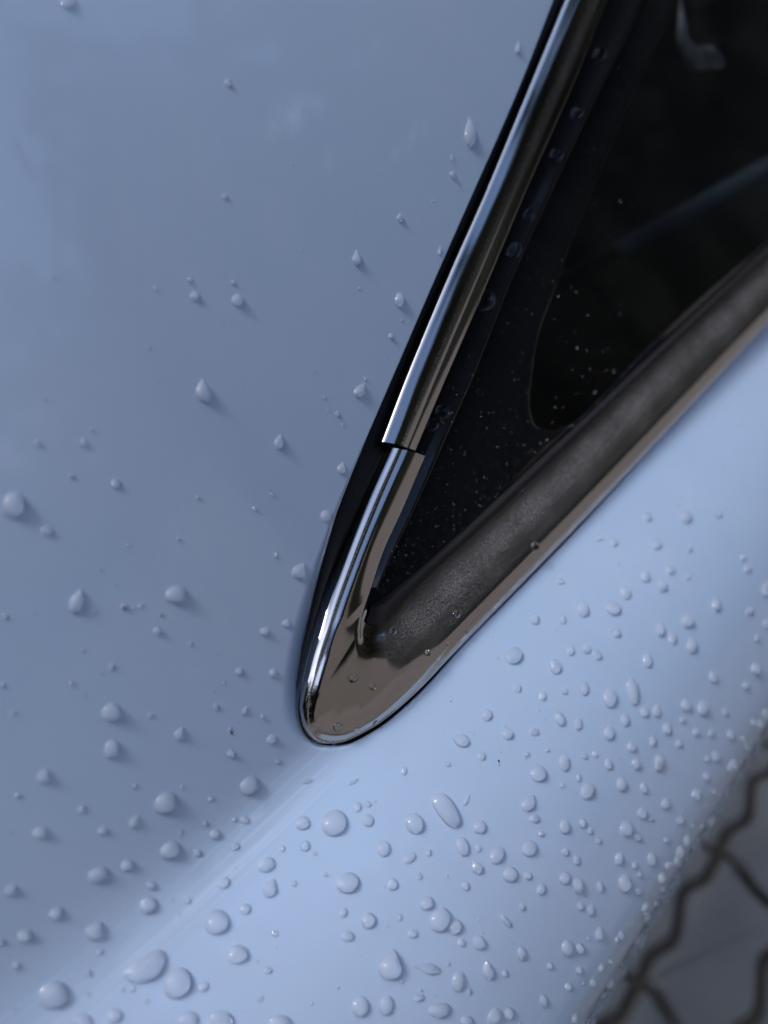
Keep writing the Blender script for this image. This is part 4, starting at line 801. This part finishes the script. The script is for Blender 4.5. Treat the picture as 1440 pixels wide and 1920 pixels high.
# ------------------------------------------------------------------ rain
def bvh_of(o):
    me = o.data; return BVHTree.FromPolygons([v.co[:] for v in me.vertices], [p.vertices[:] for p in me.polygons])
TREES = {'C': [bvh_of(corner), bvh_of(strip)], 'G': [bvh_of(mould), bvh_of(frit)]}
def surf(code, s, w):
    """points on whatever carries the water"""
    X = S(s, w); n = N(s, w)
    if code in 'PS': return X, n
    X2, n2 = X.copy(), n.copy()
    for i in range(len(X)):
        best = None
        for t in TREES[code]:
            hit = t.ray_cast(Vector(X[i] + n[i] * .012), Vector(-n[i]), .03)
            if hit[0] is not None and (best is None or hit[3] < best[3]): best = hit
        if best is not None: X2[i] = best[0]; n2[i] = best[1] if best[1].dot(Vector(n[i])) > 0 else -best[1]
    return X2, n2
GRAV = np.array([0.0, -1.0])
def drop_mesh(code, c, e1, e2, kind, m=28, K=9, ratio=None):
    th = np.linspace(0, 2 * math.pi, m, endpoint=False)
    x, y = np.cos(th), np.sin(th)
    if kind == 1: y = y * np.where(x > 0, (1 - x) ** .55 * .9 + .10 * (1 - x), 1.0) * .98; x = np.where(x > 0, x * 1.05, x * .92)
    if kind == 2: y = y + .28 * x * x - .14
    if kind == 3: x = np.sign(x) * abs(x) ** .7; y = np.sign(y) * abs(y) ** .8 * (1 + .12 * x)
    amp = .035 if kind != 3 else .05
    wob = 1 + sum(rng.normal() * amp / k * np.cos(k * th + rng.uniform(0, 6.28)) for k in (2, 3, 4))
    P = (np.outer(x * wob, e1) + np.outer(y * wob, e2))
    m1, m2 = np.linalg.norm(e1), np.linalg.norm(e2)
    Hh = min(m1, m2) * (ratio if ratio else rng.uniform(.58, .78)); Hh = min(Hh, .0024 + .10 * min(m1, m2))
    V = []; rr = np.sin(np.linspace(math.pi / 2, 0, K))      # 1 .. 0
    down = -np.array([0, 1.0]) * min(m1, m2) * .16           # water sags downhill
    tops = []
    q = c + P; X, n = surf(code, q[:, 0], q[:, 1]); V.append(X - n * .0003)
    for r in rr[:-1]:
        q = c + P * r + down * (1 - r * r)
        X, n = surf(code, q[:, 0], q[:, 1]); h = Hh * (1 - r ** 2.4) ** .58
        V.append(X + n * (h + .00002))
    q = (c + down)[None]; X, n = surf(code, q[:, 0], q[:, 1]); V.append(X + n * Hh)
    f = grid_faces(K, m, closed_m=True)
    apex = K * m
    f += [((K - 1) * m + j, apex, (K - 1) * m + (j + 1) % m) for j in range(m)]
    f.append(tuple(range(m))[::-1])
    V = np.vstack(V)
    return V, f
def orient(o, n):
    me = o.data
    if me.polygons[len(me.polygons) - 3].normal.dot(Vector(n)) < 0: me.flip_normals()
for code, s_, w_, a1, a2, b1, b2, kind, label, grp in DROPS:
    c = np.array([s_, w_]) / 1000; e1 = np.array([a1, a2]) / 1000; e2 = np.array([b1, b2]) / 1000
    V, f = drop_mesh(code, c, e1, e2, kind, ratio=.26 if code == 'G' else None)
    base = V[:28].mean(0)
    o = mesh_obj('water_drop', V, f, WATER if code in 'PS' else CLEAR, loc=base)
    orient(o, N(np.array(c[0]), np.array(c[1])))
    tag(o, label, 'water drop', 'rain drops on ' + grp)
# spray too fine to count
def spray(name, code, pts, label):
    Vs, Fs, b = [], [], 0
    for s_, w_, r in pts:
        V, f = drop_mesh(code, np.array([s_, w_]), np.array([r, 0]), np.array([0, r * rng.uniform(.8, 1.3)]), 0, m=8, K=4)
        Vs.append(V); Fs += [tuple(i + b for i in q) for q in f]; b += len(V)
    o = mesh_obj(name, np.vstack(Vs), Fs, WATER if code == 'P' else GRIME)
    import bmesh
    bm = bmesh.new(); bm.from_mesh(o.data); bmesh.ops.recalc_face_normals(bm, faces=bm.faces); bm.to_mesh(o.data); bm.free()
    tag(o, label, 'fine spray', kind='stuff')
pts = [(a / 1000, b / 1000, r * .00017) for a, b, r in MICRO]
for _ in range(1300):                                     # beads hanging on the steep side of the body
    pts.append((rng.uniform(-.06, .5), -rng.uniform(.124, .27), abs(rng.normal()) * .0011 + .0010))
for _ in range(420):
    s_ = rng.uniform(-.12, .3); w_ = rng.uniform(-.13, .16)
    d_ = np.min(np.linalg.norm(crest - [s_, w_], axis=1)); j_ = np.argmin(np.linalg.norm(crest - [s_, w_], axis=1))
    if d_ < .004 or (np.array([s_, w_]) - crest[j_]) @ drs[j_] < 0: continue
    pts.append((s_, w_, abs(rng.normal()) * .00022 + .00016))
spray('fine_spray', 'P', pts, 'fine rain spray sprinkled over the painted panel')
pts = []
for _ in range(520):
    k = rng.integers(0, len(fo)); f_ = rng.uniform(.05, .95); q = lerp(fo[k], fi[k], f_) if rng.random() < .5 else lerp(LA[rng.integers(5, 70)], LB[rng.integers(5, 70)], rng.uniform(.15, .85))
    if q[0] > .42: continue
    pts.append((q[0], q[1], abs(rng.normal()) * .00016 + .00012))
spray('fine_spray', 'G', pts, 'fine rain specks scattered over the dark window glass')
# grit
for (s_, w_), col in zip(SPECKS, ('brown', 'dark', 'black')):
    c = np.array([s_, w_]) / 1000
    V, f = drop_mesh('P', c, np.array([.00035, 0]), np.array([.0001, .0005]), 0, m=9, K=4)
    o = mesh_obj('grit_speck', V, f, GRIT, loc=V[:9].mean(0)); orient(o, N(np.array(c[0]), np.array(c[1])))
    tag(o, {'brown': 'brown grit speck on the left pillar paint', 'dark': 'dark grit speck on the shoulder paint right of the tip', 'black': 'black grit speck on the paint left of the chrome tip'}[col], 'grit', 'grit on the paint')
